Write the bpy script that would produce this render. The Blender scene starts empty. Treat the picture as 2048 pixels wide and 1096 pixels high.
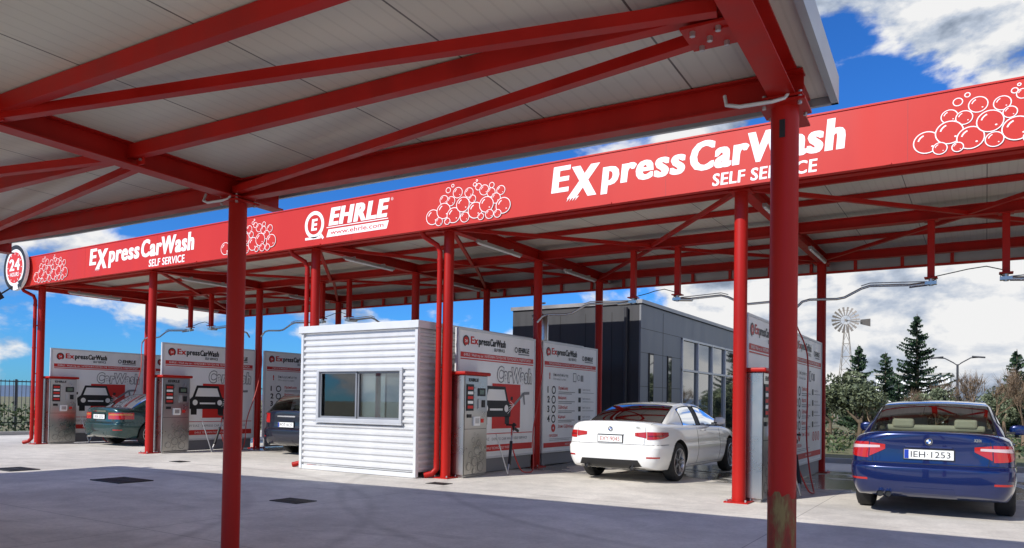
import bpy, bmesh, math, random
from mathutils import Vector, Matrix, noise
from mathutils.bvhtree import BVHTree
random.seed(7)
S=bpy.context.scene; COL=S.collection
S.view_settings.view_transform='Standard'; S.view_settings.look='None'
# ---------------------------------------------------------------- materials
def M(name,col,rough=.5,metal=0,var=.1,vs=2.0,bump=0,bs=60,coat=0,spec=.5,rvar=.08,streak=False):
    m=bpy.data.materials.new(name); m.use_nodes=True; nt=m.node_tree; n=nt.nodes; l=nt.links
    p=n['Principled BSDF']; p.inputs['Metallic'].default_value=metal
    p.inputs['Specular IOR Level'].default_value=spec
    if coat: p.inputs['Coat Weight'].default_value=coat; p.inputs['Coat Roughness'].default_value=.03
    tc=n.new('ShaderNodeTexCoord'); nz=n.new('ShaderNodeTexNoise'); nz.inputs['Scale'].default_value=vs; nz.inputs['Detail'].default_value=6
    src=tc.outputs['Object']
    if streak:
        mp=n.new('ShaderNodeMapping'); mp.inputs['Scale'].default_value=(3,3,.35); l.new(src,mp.inputs[0]); src=mp.outputs[0]
    l.new(src,nz.inputs['Vector'])
    mr=n.new('ShaderNodeMapRange'); mr.inputs[1].default_value=.3; mr.inputs[2].default_value=.7; mr.inputs[3].default_value=1-var; mr.inputs[4].default_value=1+var*.6
    l.new(nz.outputs[0],mr.inputs[0])
    mx=n.new('ShaderNodeVectorMath'); mx.operation='SCALE'; mx.inputs[0].default_value=col[:3]; l.new(mr.outputs[0],mx.inputs['Scale']); l.new(mx.outputs[0],p.inputs['Base Color'])
    m2=n.new('ShaderNodeMapRange'); m2.inputs[1].default_value=.3; m2.inputs[2].default_value=.7; m2.inputs[3].default_value=max(0.02,rough-rvar); m2.inputs[4].default_value=min(1,rough+rvar)
    l.new(nz.outputs[0],m2.inputs[0]); l.new(m2.outputs[0],p.inputs['Roughness'])
    if bump:
        nb=n.new('ShaderNodeTexNoise'); nb.inputs['Scale'].default_value=bs; nb.inputs['Detail'].default_value=4; l.new(tc.outputs['Object'],nb.inputs['Vector'])
        bp=n.new('ShaderNodeBump'); bp.inputs['Strength'].default_value=bump; bp.inputs['Distance'].default_value=.01; l.new(nb.outputs[0],bp.inputs['Height']); l.new(bp.outputs[0],p.inputs['Normal'])
    return m
RED=M('red_paint',(.40,.009,.005),.45,var=.18,vs=1.5,spec=.28,streak=True)
REDF=M('fascia_red',(.52,.024,.016),.45,var=.05,vs=.6,streak=True,spec=.3)
REDC=M('red_print',(.58,.02,.014),.5,var=.03)
WHITE=M('white_vinyl',(.82,.82,.80),.45,var=.03)
BOARD=M('board_white',(.84,.84,.84),.35,var=.05,vs=1.2,streak=True)
BLACK=M('black_plastic',(.012,.012,.013),.5,var=.2)
GREY=M('grey_print',(.22,.22,.23),.5,var=.05)
STEEL=M('stainless_steel',(.52,.51,.49),.30,1,var=.05,vs=3,rvar=.05)
GALV=M('galvanised_metal',(.5,.5,.5),.4,.8,var=.1)
ALU=M('corrugated_aluminium',(.66,.66,.66),.40,.2,var=.07,vs=1.2,streak=True)
TRIM=M('trim_white_metal',(.64,.65,.66),.4,.1,var=.06)
CHAR=M('charcoal_cladding',(.045,.047,.055),.5,.1,var=.12,streak=True)
CLADG=M('grey_cladding',(.20,.215,.24),.5,.1,var=.08,streak=True)
CONC=M('concrete_block',(.42,.41,.38),.85,var=.15,bump=.4)
RUB=M('tyre_rubber',(.014,.014,.015),.75,var=.2,bump=.2)
RIM=M('alloy_rim',(.45,.45,.46),.28,.9,var=.05)
HOSE=M('red_hose',(.45,.03,.02),.45,var=.05)
LAMPW=M('tube_diffuser',(.8,.8,.8),.3,var=.03)
BARK=M('tree_bark',(.12,.09,.06),.9,var=.35,vs=9,bump=.6)
TWIG=M('bare_twigs',(.22,.155,.10),.9,var=.3,vs=6)
def leaf(name,col): return M(name,col,.6,var=.45,vs=1.7)
LF1=leaf('foliage_dark',(.035,.065,.025)); LF2=leaf('foliage_mid',(.07,.11,.04)); LFO=leaf('foliage_olive',(.15,.18,.10)); LFO2=leaf('foliage_olive_dark',(.065,.085,.045))
LFB=leaf('foliage_brown',(.18,.13,.07)); FIR1=leaf('fir_dark',(.018,.045,.02)); FIR2=leaf('fir_mid',(.04,.08,.03))
def glassmat(name,tint,f0=.06,rough=.02,ior=1.45):
    m=bpy.data.materials.new(name); m.use_nodes=True; nt=m.node_tree; n=nt.nodes; l=nt.links
    for x in list(n): n.remove(x)
    o=n.new('ShaderNodeOutputMaterial'); t=n.new('ShaderNodeBsdfTransparent'); t.inputs[0].default_value=(*tint,1)
    g=n.new('ShaderNodeBsdfGlossy'); g.inputs['Roughness'].default_value=rough; g.inputs[0].default_value=(.95,.97,1,1)
    fr=n.new('ShaderNodeFresnel'); fr.inputs[0].default_value=ior; mx=n.new('ShaderNodeMixShader')
    ad=n.new('ShaderNodeMath'); ad.operation='ADD'; ad.inputs[1].default_value=f0; ad.use_clamp=True
    l.new(fr.outputs[0],ad.inputs[0]); l.new(ad.outputs[0],mx.inputs[0]); l.new(t.outputs[0],mx.inputs[1]); l.new(g.outputs[0],mx.inputs[2]); l.new(mx.outputs[0],o.inputs[0]); return m
CGLASS=glassmat('car_glass',(.55,.60,.58),.0,.03,1.11)
BGLASS=M('building_glass',(.02,.03,.032),.04,0,var=.1,spec=1.0,rvar=.01); BGLASS.node_tree.nodes['Principled BSDF'].inputs['Coat Weight'].default_value=1
OGLASS=glassmat('office_glass',(.65,.69,.70),.08)
def taped(name):
    m=bpy.data.materials.new(name); m.use_nodes=True; nt=m.node_tree; n=nt.nodes; l=nt.links; p=n['Principled BSDF']
    tc=n.new('ShaderNodeTexCoord'); mp=n.new('ShaderNodeMapping'); mp.inputs['Scale'].default_value=(9,9,2.2); l.new(tc.outputs['Object'],mp.inputs[0])
    nz=n.new('ShaderNodeTexNoise'); nz.inputs['Scale'].default_value=1.6; nz.inputs['Detail'].default_value=9; nz.inputs['Roughness'].default_value=.65; l.new(mp.outputs[0],nz.inputs['Vector'])
    r=n.new('ShaderNodeValToRGB'); e=r.color_ramp.elements; e[0].position=.36; e[0].color=(.17,.028,.014,1); e[1].position=.62; e[1].color=(.25,.17,.055,1); x=e.new(.48); x.color=(.27,.03,.014,1); y=e.new(.55); y.color=(.20,.10,.035,1)
    l.new(nz.outputs[0],r.inputs[0]); l.new(r.outputs[0],p.inputs['Base Color']); p.inputs['Roughness'].default_value=.7; return m
TAPE=taped('old_tape_residue')
def panelmat(name,col,axis='X',pitch=1.0,rib=.10):
    m=bpy.data.materials.new(name); m.use_nodes=True; nt=m.node_tree; n=nt.nodes; l=nt.links; p=n['Principled BSDF']
    tc=n.new('ShaderNodeTexCoord'); sp=n.new('ShaderNodeSeparateXYZ'); l.new(tc.outputs['Object'],sp.inputs[0])
    def mth(op,a,b=None):
        k=n.new('ShaderNodeMath'); k.operation=op
        for i,x in enumerate((a,b)):
            if x is None: continue
            if isinstance(x,(int,float)): k.inputs[i].default_value=x
            else: l.new(x,k.inputs[i])
        return k.outputs[0]
    c=sp.outputs[axis]
    fr=mth('FRACT',mth('DIVIDE',c,pitch)); line=mth('LESS_THAN',fr,.012/pitch)
    fr2=mth('FRACT',mth('DIVIDE',c,rib)); tri=mth('ABSOLUTE',mth('SUBTRACT',fr2,.5)); grv=mth('LESS_THAN',tri,.07)
    nz=n.new('ShaderNodeTexNoise'); nz.inputs['Scale'].default_value=.8; nz.inputs['Detail'].default_value=7; l.new(tc.outputs['Object'],nz.inputs['Vector'])
    wn=n.new('ShaderNodeTexWhiteNoise'); wn.noise_dimensions='1D'; l.new(mth('FLOOR',mth('DIVIDE',c,pitch)),wn.inputs['W'])
    v=mth('ADD',mth('MULTIPLY',nz.outputs[0],.25),.84); v=mth('ADD',v,mth('MULTIPLY',wn.outputs[0],.08)); v=mth('MULTIPLY',v,mth('SUBTRACT',1,mth('MULTIPLY',line,.8))); v=mth('MULTIPLY',v,mth('SUBTRACT',1,mth('MULTIPLY',grv,.08)))
    sc=n.new('ShaderNodeVectorMath'); sc.operation='SCALE'; sc.inputs[0].default_value=col; l.new(v,sc.inputs['Scale']); l.new(sc.outputs[0],p.inputs['Base Color']); p.inputs['Roughness'].default_value=.42
    bp=n.new('ShaderNodeBump'); bp.inputs['Distance'].default_value=.006; bp.inputs['Strength'].default_value=.5; l.new(grv,bp.inputs['Height']); l.new(bp.outputs[0],p.inputs['Normal']); return m
LINING=panelmat('roof_lining',(.60,.58,.50),'X',1.0,.1)
def concrete():
    m=bpy.data.materials.new('forecourt_concrete'); m.use_nodes=True; nt=m.node_tree; n=nt.nodes; l=nt.links; p=n['Principled BSDF']
    tc=n.new('ShaderNodeTexCoord'); sp=n.new('ShaderNodeSeparateXYZ'); l.new(tc.outputs['Object'],sp.inputs[0])
    def mth(op,a,b=None,cl=False):
        k=n.new('ShaderNodeMath'); k.operation=op; k.use_clamp=cl
        for i,x in enumerate((a,b)):
            if x is None: continue
            if isinstance(x,(int,float)): k.inputs[i].default_value=x
            else: l.new(x,k.inputs[i])
        return k.outputs[0]
    def nzf(sc,det=8,ro=.6,dist=0,stretch=None):
        k=n.new('ShaderNodeTexNoise'); k.inputs['Scale'].default_value=sc; k.inputs['Detail'].default_value=det; k.inputs['Roughness'].default_value=ro; k.inputs['Distortion'].default_value=dist
        v=tc.outputs['Object']
        if stretch:
            mp=n.new('ShaderNodeMapping'); mp.inputs['Scale'].default_value=stretch; l.new(v,mp.inputs[0]); v=mp.outputs[0]
        l.new(v,k.inputs['Vector']); return k.outputs[0]
    def mr(x,a,b,c,d):
        k=n.new('ShaderNodeMapRange'); k.interpolation_type='SMOOTHSTEP'
        for i,q in enumerate((a,b,c,d)): k.inputs[i+1].default_value=q
        l.new(x,k.inputs[0]); return k.outputs[0]
    a=mr(nzf(.35,6,.6,.6),.35,.68,.82,1.06); b=mr(nzf(2.2,10,.7,.4),.3,.7,.86,1.06); c=mr(nzf(22,6,.7),.3,.7,.90,1.05)
    st=mr(nzf(.9,5,.55,1.5,(.25,1.2,1)),.56,.70,1,.82)
    v=mth('MULTIPLY',mth('MULTIPLY',a,b),mth('MULTIPLY',c,st))
    yb=mr(sp.outputs[1],12.0,13.2,0,1); ye=mr(sp.outputs[1],16.4,17.2,1,0); wn=mr(nzf(.7,5,.55,.8),.40,.50,0,1)
    wet=mth('MULTIPLY',mth('MULTIPLY',yb,ye),wn)
    v=mth('MULTIPLY',v,mth('SUBTRACT',1,mth('MULTIPLY',wet,.68)))
    jx=mth('LESS_THAN',mth('FRACT',mth('DIVIDE',mth('ADD',sp.outputs[0],1.9),5.15)),.0022)
    jy=mth('LESS_THAN',mth('FRACT',mth('DIVIDE',mth('ADD',sp.outputs[1],.55),4.9)),.0022)
    j=mth('MAXIMUM',jx,jy); v=mth('MULTIPLY',v,mth('SUBTRACT',1,mth('MULTIPLY',j,.45)))
    def arc(cx,cy,R,wd):
        dx=mth('SUBTRACT',sp.outputs[0],cx); dy=mth('SUBTRACT',sp.outputs[1],cy); r=mth('SQRT',mth('ADD',mth('MULTIPLY',dx,dx),mth('MULTIPLY',dy,dy)))
        return mr(mth('ABSOLUTE',mth('SUBTRACT',r,R)),0,wd,1,0)
    tr=mth('MAXIMUM',mth('MAXIMUM',arc(-12,1.5,6.3,.13),arc(-12,1.5,7.8,.13)),mth('MAXIMUM',arc(-1,14,9.2,.12),arc(-1,14,7.7,.12)))
    v=mth('MULTIPLY',v,mth('SUBTRACT',1,mth('MULTIPLY',mth('MULTIPLY',tr,nzf(1.3,6,.6)),.3)))
    sc=n.new('ShaderNodeVectorMath'); sc.operation='SCALE'; sc.inputs[0].default_value=(.68,.64,.575); l.new(v,sc.inputs['Scale']); l.new(sc.outputs[0],p.inputs['Base Color'])
    l.new(mr(wet,0,1,.78,.10),p.inputs['Roughness']); p.inputs['Specular IOR Level'].default_value=.3
    bp=n.new('ShaderNodeBump'); bp.inputs['Distance'].default_value=.004; bp.inputs['Strength'].default_value=.3; l.new(nzf(30,6,.7),bp.inputs['Height']); l.new(bp.outputs[0],p.inputs['Normal'])
    return m
def ground_mat():
    m=bpy.data.materials.new('dry_grass_ground'); m.use_nodes=True; nt=m.node_tree; n=nt.nodes; l=nt.links; p=n['Principled BSDF']
    tc=n.new('ShaderNodeTexCoord'); nz=n.new('ShaderNodeTexNoise'); nz.inputs['Scale'].default_value=.25; nz.inputs['Detail'].default_value=12; nz.inputs['Roughness'].default_value=.7; l.new(tc.outputs['Object'],nz.inputs['Vector'])
    r=n.new('ShaderNodeValToRGB'); e=r.color_ramp.elements; e[0].position=.38; e[0].color=(.07,.09,.035,1); e[1].position=.62; e[1].color=(.26,.21,.13,1); x=e.new(.5); x.color=(.16,.155,.075,1)
    l.new(nz.outputs[0],r.inputs[0]); l.new(r.outputs[0],p.inputs['Base Color']); p.inputs['Roughness'].default_value=.95; return m
# ---------------------------------------------------------------- text
_tc={}
def text_data(s,bold=0,shear=0,sp=1.0):
    k=(s,bold,shear,sp)
    if k in _tc: return _tc[k]
    cu=bpy.data.curves.new('t','FONT'); cu.body=s; cu.size=1; cu.offset=bold; cu.shear=shear; cu.resolution_u=3; cu.space_character=sp
    ob=bpy.data.objects.new('t',cu); COL.objects.link(ob); dg=bpy.context.evaluated_depsgraph_get()
    me=bpy.data.meshes.new_from_object(ob.evaluated_get(dg))
    r=([tuple(v.co) for v in me.vertices],[tuple(p.vertices) for p in me.polygons])
    bpy.data.objects.remove(ob); bpy.data.curves.remove(cu); bpy.data.meshes.remove(me); _tc[k]=r; return r
_h=text_data('H'); CAP=max(v[1] for v in _h[0])
# ---------------------------------------------------------------- builder
class B:
    def __init__(s): s.v=[]; s.f=[]; s.m=[]; s.s=[]
    def add(s,vs,fs,mat=0,sm=False):
        o=len(s.v); s.v+=[tuple(x) for x in vs]
        for f in fs: s.f.append([i+o for i in f]); s.m.append(mat); s.s.append(sm)
        return s
    def box(s,c,z,mat=0,rz=0,ry=0,rx=0):
        R=Matrix.Rotation(rz,3,'Z')@Matrix.Rotation(ry,3,'Y')@Matrix.Rotation(rx,3,'X'); c=Vector(c)
        vs=[c+R@Vector((sx*z[0]/2,sy*z[1]/2,sz*z[2]/2)) for sx in(-1,1) for sy in(-1,1) for sz in(-1,1)]
        return s.add(vs,[(0,1,3,2),(4,6,7,5),(0,4,5,1),(2,3,7,6),(0,2,6,4),(1,5,7,3)],mat)
    def bb(s,a,b,mat=0): return s.box([(a[i]+b[i])/2 for i in range(3)],[abs(b[i]-a[i]) for i in range(3)],mat)
    def frame(s,p0,p1):
        d=(Vector(p1)-Vector(p0)).normalized(); up=Vector((0,0,1)) if abs(d.z)<.95 else Vector((0,1,0)); r=d.cross(up).normalized(); u=r.cross(d); return d,r,u
    def beam(s,p0,p1,w,h,mat=0):
        d,r,u=s.frame(p0,p1); vs=[]
        for p in(p0,p1):
            p=Vector(p)
            for a,b in((-1,-1),(1,-1),(1,1),(-1,1)): vs.append(p+r*a*w/2+u*b*h/2)
        return s.add(vs,[(0,1,2,3),(7,6,5,4),(0,4,5,1),(1,5,6,2),(2,6,7,3),(3,7,4,0)],mat)
    def ibeam(s,p0,p1,w,h,mat=0,t=.012):
        z=Vector((0,0,h/2-t/2)); p0=Vector(p0); p1=Vector(p1)
        s.beam(p0+z,p1+z,w,t,mat); s.beam(p0-z,p1-z,w,t,mat); s.beam(p0,p1,t,h-2*t,mat)
    def cyl(s,p0,p1,r,mat=0,seg=20,r1=None,cap=True):
        d,a,b=s.frame(p0,p1); r1=r if r1 is None else r1; vs=[]
        for p,q in((p0,r),(p1,r1)):
            for i in range(seg):
                t=2*math.pi*i/seg; vs.append(Vector(p)+(a*math.cos(t)+b*math.sin(t))*q)
        s.add(vs,[(i,(i+1)%seg,seg+(i+1)%seg,seg+i) for i in range(seg)],mat,True)
        if cap: s.add(vs,[tuple(range(seg))[::-1],tuple(range(seg,2*seg))],mat)
        return s
    def tube(s,pts,r,mat=0,seg=8,closed=False):
        pts=[Vector(p) for p in pts]; n=len(pts); vs=[]; pa=None
        for i,p in enumerate(pts):
            d=(pts[min(i+1,n-1)]-pts[max(i-1,0)]).normalized() if not closed else (pts[(i+1)%n]-pts[i-1]).normalized()
            if pa is None:
                up=Vector((0,0,1)) if abs(d.z)<.9 else Vector((0,1,0)); a=d.cross(up).normalized()
            else: a=(pa-d*pa.dot(d)); a=a.normalized() if a.length>1e-6 else pa
            pa=a; b=a.cross(d); rr=r[i] if isinstance(r,(list,tuple)) else r
            for k in range(seg):
                t=2*math.pi*k/seg; vs.append(p+(a*math.cos(t)+b*math.sin(t))*rr)
        fs=[]
        for i in range(n if closed else n-1):
            j=(i+1)%n
            for k in range(seg): fs.append((i*seg+k,i*seg+(k+1)%seg,j*seg+(k+1)%seg,j*seg+k))
        s.add(vs,fs,mat,True)
        if not closed: s.add(vs,[tuple(range(seg)),tuple(range((n-1)*seg,n*seg))],mat)
        return s
    def poly(s,pts,y,mat=0): return s.add([(p[0],y,p[1]) for p in pts],[tuple(range(len(pts)))],mat)
    def rect(s,x0,z0,x1,z1,y,mat=0): return s.poly([(x0,z0),(x1,z0),(x1,z1),(x0,z1)],y,mat)
    def disc(s,x,z,r,y,mat=0,seg=28,rx=None):
        rx=rx or r; return s.poly([(x+rx*math.cos(2*math.pi*i/seg),z+r*math.sin(2*math.pi*i/seg)) for i in range(seg)],y,mat)
    def ring(s,x,z,r0,r1,y,mat=0,a0=0,a1=360,seg=40):
        vs=[];n=max(3,int(seg*(a1-a0)/360))
        for i in range(n+1):
            a=math.radians(a0+(a1-a0)*i/n)
            vs+= [(x+r0*math.cos(a),y,z+r0*math.sin(a)),(x+r1*math.cos(a),y,z+r1*math.sin(a))]
        return s.add(vs,[(2*i,2*i+1,2*i+3,2*i+2) for i in range(n)],mat)
    def line(s,pts,w,y,mat=0):
        for (x0,z0),(x1,z1) in zip(pts,pts[1:]):
            dx,dz=x1-x0,z1-z0; L=math.hypot(dx,dz) or 1; nx,nz=-dz/L*w/2,dx/L*w/2
            s.poly([(x0+nx,z0+nz),(x0-nx,z0-nz),(x1-nx,z1-nz),(x1+nx,z1+nz)],y,mat)
    def text(s,t,x,z,h,y,mat=0,w=None,bold=0.0,shear=0,al='l',fat=0):
        vs,fs=text_data(t,bold,shear,1.0+fat*2.4)
        if not vs: return s
        k=h/CAP; a=min(v[0] for v in vs); b=max(v[0] for v in vs); F=fat*h*2
        kx=k if w is None else (w-F)/(b-a); W=(b-a)*kx+F
        ox=x if al=='l' else (x-W/2 if al=='c' else x-W)
        n=1 if not fat else 5
        for q in range(n):
            dx=F*q/(n-1) if n>1 else 0
            s.add([(ox+dx+(v[0]-a)*kx,y-.00008*q,z+v[1]*k) for v in vs],fs,mat)
        return s
    def outline(s,t,x,z,h,w,y,m1,m0,shear=.1):
        v0,_=text_data(t,0,shear,1.1); a=min(v[0] for v in v0); b=max(v[0] for v in v0); k=h/CAP; kx=w/(b-a)
        for bo,yy,m in ((.080,y,m1),(.022,y-.0015,m0)):
            vs,fs=text_data(t,bo,shear,1.1); s.add([(x+(v[0]-a)*kx,yy,z+v[1]*k) for v in vs],fs,m)
    def lathe_x(s,prof,cx,c,mat=0,seg=32,sm=True):
        vs=[]; n=len(prof)
        for i in range(seg):
            t=2*math.pi*i/seg
            for ax,r in prof: vs.append((cx+ax,c[0]+r*math.cos(t),c[1]+r*math.sin(t)))
        fs=[(i*n+j,i*n+j+1,((i+1)%seg)*n+j+1,((i+1)%seg)*n+j) for i in range(seg) for j in range(n-1)]
        return s.add(vs,fs,mat,sm)
    def mesh(s,name,mats,off=(0,0,0)):
        me=bpy.data.meshes.new(name); o=Vector(off); me.from_pydata([tuple(Vector(v)-o) for v in s.v],[],s.f)
        for m in mats: me.materials.append(m)
        me.polygons.foreach_set('material_index',s.m); me.polygons.foreach_set('use_smooth',s.s); me.update(); return me
    def obj(s,name,par,mats,w=False,bev=0,loc=(0,0,0)):
        if not isinstance(mats,(list,tuple)): mats=[mats]
        off=par.location if (w and par) else (0,0,0)
        return mko(name,s.mesh(name,mats,off),par,loc,bev)
def mko(name,me,par=None,loc=(0,0,0),bev=0,rz=0):
    o=bpy.data.objects.new(name,me); COL.objects.link(o); o.location=loc; o.rotation_euler=(0,0,rz)
    if par: o.parent=par
    if bev:
        b=o.modifiers.new('Bevel','BEVEL'); b.width=bev; b.segments=2; b.limit_method='ANGLE'
    return o
def thing(name,loc,label,cat,rz=0,group=None):
    e=bpy.data.objects.new(name,None); COL.objects.link(e); e.location=loc; e.rotation_euler=(0,0,rz); e.empty_display_size=.2
    e['label']=label; e['category']=cat
    if group: e['group']=group
    return e
def single(o,label,cat,group=None):
    o['label']=label; o['category']=cat
    if group: o['group']=group
def dup(root,loc,rz=None,scale=None,label=None):
    r=root.copy(); COL.objects.link(r); r.location=loc
    if rz is not None: r.rotation_euler=(0,0,rz)
    if scale: r.scale=scale if isinstance(scale,tuple) else (scale,)*3
    if label: r['label']=label
    def rec(a,b):
        for c in list(a.children):
            k=c.copy(); COL.objects.link(k); k.parent=b; rec(c,k)
    rec(root,r); return r
# ---------------------------------------------------------------- ground
g=B(); g.add([(-1500,-1500,0),(1500,-1500,0),(1500,1500,0),(-1500,1500,0)],[(0,1,2,3)]); o=g.obj('ground',None,ground_mat()); o['kind']='structure'
g=B(); g.add([(-27,-14,.004),(14,-14,.004),(14,19.2,.004),(-27,19.2,.004)],[(0,1,2,3)]); o=g.obj('pavement',None,concrete()); o['kind']='structure'
g=B(); g.bb((-27,19.2,0),(-12,19.35,.12)); g.bb((-7.5,19.2,0),(14,19.35,.12)); g.bb((-27.15,-14,0),(-27,19.35,.12)); o=g.obj('kerb',None,CONC,bev=.01); o['kind']='structure'
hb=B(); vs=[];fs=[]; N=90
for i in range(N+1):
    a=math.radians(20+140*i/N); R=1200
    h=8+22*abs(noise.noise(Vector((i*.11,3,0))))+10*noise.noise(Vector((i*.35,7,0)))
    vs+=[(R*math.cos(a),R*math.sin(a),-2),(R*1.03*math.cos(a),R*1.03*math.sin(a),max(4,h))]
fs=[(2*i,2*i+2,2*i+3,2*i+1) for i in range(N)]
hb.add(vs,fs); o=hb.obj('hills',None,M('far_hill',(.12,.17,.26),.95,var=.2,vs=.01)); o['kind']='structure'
# ---------------------------------------------------------------- wash canopy
PX=[-21.6,-16.5,-11.1,-7.84,-2.84,2.35,7.6]; RY=[10.3,13.35,16.25]
FY=9.8; FZ0,FZ1=4.19,4.93
cn=thing('wash_canopy',(-7,13.3,0),'long red steel canopy with lettered fascia over wash bays','canopy')
pb=B(); pb.cyl((0,0,0),(0,0,4.26),.09,0,28); pb.box((0,0,.012),(.32,.32,.024))
for a in(-1,1):
    for b in(-1,1): pb.cyl((a*.125,b*.125,.02),(a*.125,b*.125,.055),.013,1,6)
pb.box((0,0,4.247),(.28,.28,.02)); pme=pb.mesh('column',[RED,GALV])
for x in PX:
    for y in RY: mko('column',pme,cn,(x+7,y-13.3,0))
for x in PX:
    r=B(); r.ibeam((x,9.86,4.36),(x,16.72,4.36),.15,.20)
    for y in RY: r.box((x+.10,y+.16,4.36),(.012,.10,.13)); r.box((x-.10,y+.16,4.36),(.012,.10,.13))
    r.obj('rafter',cn,RED,w=True)
for y in RY:
    r=B(); r.ibeam((-21.95,y,4.355),(8.0,y,4.355),.13,.17); r.obj('beam',cn,RED,w=True)
for y in (11.25,12.3,14.3,15.3):
    r=B(); r.beam((-21.95,y,4.50),(8.0,y,4.50),.07,.08); r.obj('purlin',cn,RED,w=True)
for x0,x1 in zip(PX,PX[1:]):
    m=(x0+x1)/2
    for (a,b) in (((x0,10.35),(m,13.3)),((x1,10.35),(m,13.3)),((x0,16.2),(m,13.4)),((x1,16.2),(m,13.4))):
        r=B(); r.beam((a[0],a[1],4.31),(b[0],b[1],4.31),.06,.06); r.obj('brace',cn,RED,w=True)
r=B(); r.bb((-21.98,9.85,4.55),(8.05,16.78,4.63)); r.obj('roof',cn,LINING,w=True)
r=B(); r.bb((-22.0,FY,FZ0),(8.1,FY+.04,FZ1)); r.bb((-22.0,FY+.041,FZ0),(8.1,FY+.10,FZ0+.03)); r.bb((-22.02,FY-.012,FZ1+.001),(8.12,FY+.09,FZ1+.022))
xs=-21.5
while xs<8: r.bb((xs-.003,FY-.0012,FZ0+.005),(xs+.003,FY-.0004,FZ1-.002),1); xs+=2.96
for xx in (-20.4,-14.2,-10.5,-4.6,-1.0): r.bb((xx,FY-.02,FZ0-.004),(xx+.05,FY+.01,FZ0+.02),0)
r.obj('fascia',cn,[REDF,M('seam_red',(.36,.014,.012),.5)],w=True)
r=B(); r.bb((-22.04,FY+.002,FZ0),(-22.005,16.85,FZ1)); r.obj('fascia',cn,REDF,w=True)
r=B(); r.bb((8.105,FY+.002,FZ0),(8.14,16.85,FZ1)); r.obj('fascia',cn,REDF,w=True)
r=B(); r.bb((-22.0,16.83,4.13),(8.1,16.86,4.85),0); r.bb((-22.0,16.80,4.14),(8.1,16.826,4.84),1)
xs=-21.2
while xs<8: r.bb((xs-.03,16.74,4.15),(xs+.03,16.797,4.56),0); xs+=.86
r.bb((-22.0,16.72,4.12),(8.1,16.798,4.16),0)
r.obj('fascia',cn,[REDF,GALV],w=True)
def emblem(b,x,z,w,h,y,fg,bg,step=.00025):
    L=[(.44,.60,.05),(.53,.665,.03),(.63,.53,.095),(.85,.50,.085),(.96,.62,.035),(1.03,.57,.06),(1.0,.68,.02),(1.14,.50,.09),(1.28,.56,.05),(1.27,.44,.08),(.36,.44,.085),(1.45,.45,.08),(.50,.40,.085),(.92,.38,.07),(1.36,.33,.09),
       (.14,.17,.135),(.36,.25,.14),(.27,.075,.075),(.56,.15,.135),(.74,.31,.13),(.78,.09,.09),(.98,.18,.14),(1.19,.25,.135),(1.25,.08,.08),(1.5,.19,.135),(1.40,.07,.07),(.44,.06,.06),(1.09,.06,.06)]
    kx=w/1.65; kz=h/.70
    for i,(cx,cz,r) in enumerate(L): bubble(b,x+cx*kx,z+cz*kz,r*kx,r*kz,max(.010,r*.085)/r,y-i*2*step,fg,bg,step,r>.055)
def bubble(b,X,Z,rx,rz_,t,yy,fg,bg,step,hl=True):
    b.disc(X,Z,rz_,yy,fg,28,rx); b.disc(X,Z,rz_*(1-t),yy-step,bg,28,rx*(1-t))
    if hl: b.ring(X,Z,rz_*.62,rz_*.74,yy-1.5*step,fg,110,165,30); b.disc(X+rx*.42,Z-rz_*.40,rz_*.07,yy-1.6*step,fg,8,rx*.09)
def ecw(b,x0,W,z,h,y,c1=0,c2=0,sc=True):
    k=W/4.1; F=.048; SH=.10
    b.text('E',x0,z,h,y,c1,w=.33*k,bold=.02,fat=F,shear=SH)
    b.text('X',x0+.27*k,z-.30*h,h*1.18,y-.001,c2,w=.54*k,bold=.02,fat=.06,shear=.16)
    for q in range(4): b.poly([(x0+(.29+.05*q)*k,z-.28*h),(x0+(.325+.05*q)*k,z-.28*h),(x0+(.265+.045*q)*k,z-.46*h)],y-.0015,c2)
    b.text('press',x0+.82*k,z,h,y,c1,w=1.27*k,bold=.02,fat=F,shear=SH)
    b.text('CarWash',x0+2.15*k,z,h,y,c1,w=1.95*k,bold=.02,fat=F,shear=SH)
    if sc: b.text('SELF SERVICE',x0+2.46*k,z-.66*h,h*.42,y,c1,w=1.32*k,bold=.012,fat=.03,shear=.08)
yl=FY-.002
for x0 in (-21.0,-13.35,-7.95,-.73):
    b=B(); emblem(b,x0,FZ0+.03,1.70,.67,yl,0,1); b.obj('bubble_emblem',cn,[WHITE,REDF],w=True)
for x0 in (-18.35,-5.55):
    b=B(); ecw(b,x0,4.1,4.48,.37,yl); b.obj('fascia_lettering',cn,[WHITE],w=True)
b=B(); b.ring(-10.62,4.58,.185,.255,yl,0); b.text('E',-10.62,4.48,.20,yl,0,bold=.03,al='c',w=.17,fat=.04,shear=.1); b.line([(-10.86,4.33),(-10.45,4.33)],.045,yl,0); b.line([(-10.50,4.44),(-10.38,4.30)],.05,yl-.001,0)
b.text('EHRLE',-10.25,4.53,.30,yl,0,w=1.48,bold=.03,fat=.055,shear=.2); b.text('®',-8.74,4.79,.05,yl,0)
b.poly([(-10.30,4.31),(-8.83,4.31),(-8.78,4.45),(-10.25,4.45)],yl,0); b.text('www.ehrle.com',-10.2,4.35,.08,yl-.001,1,w=1.3,bold=.01)
b.line([(-10.3,4.488),(-8.8,4.488)],.016,yl,0)
b.obj('fascia_lettering',cn,[WHITE,REDC],w=True)
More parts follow.
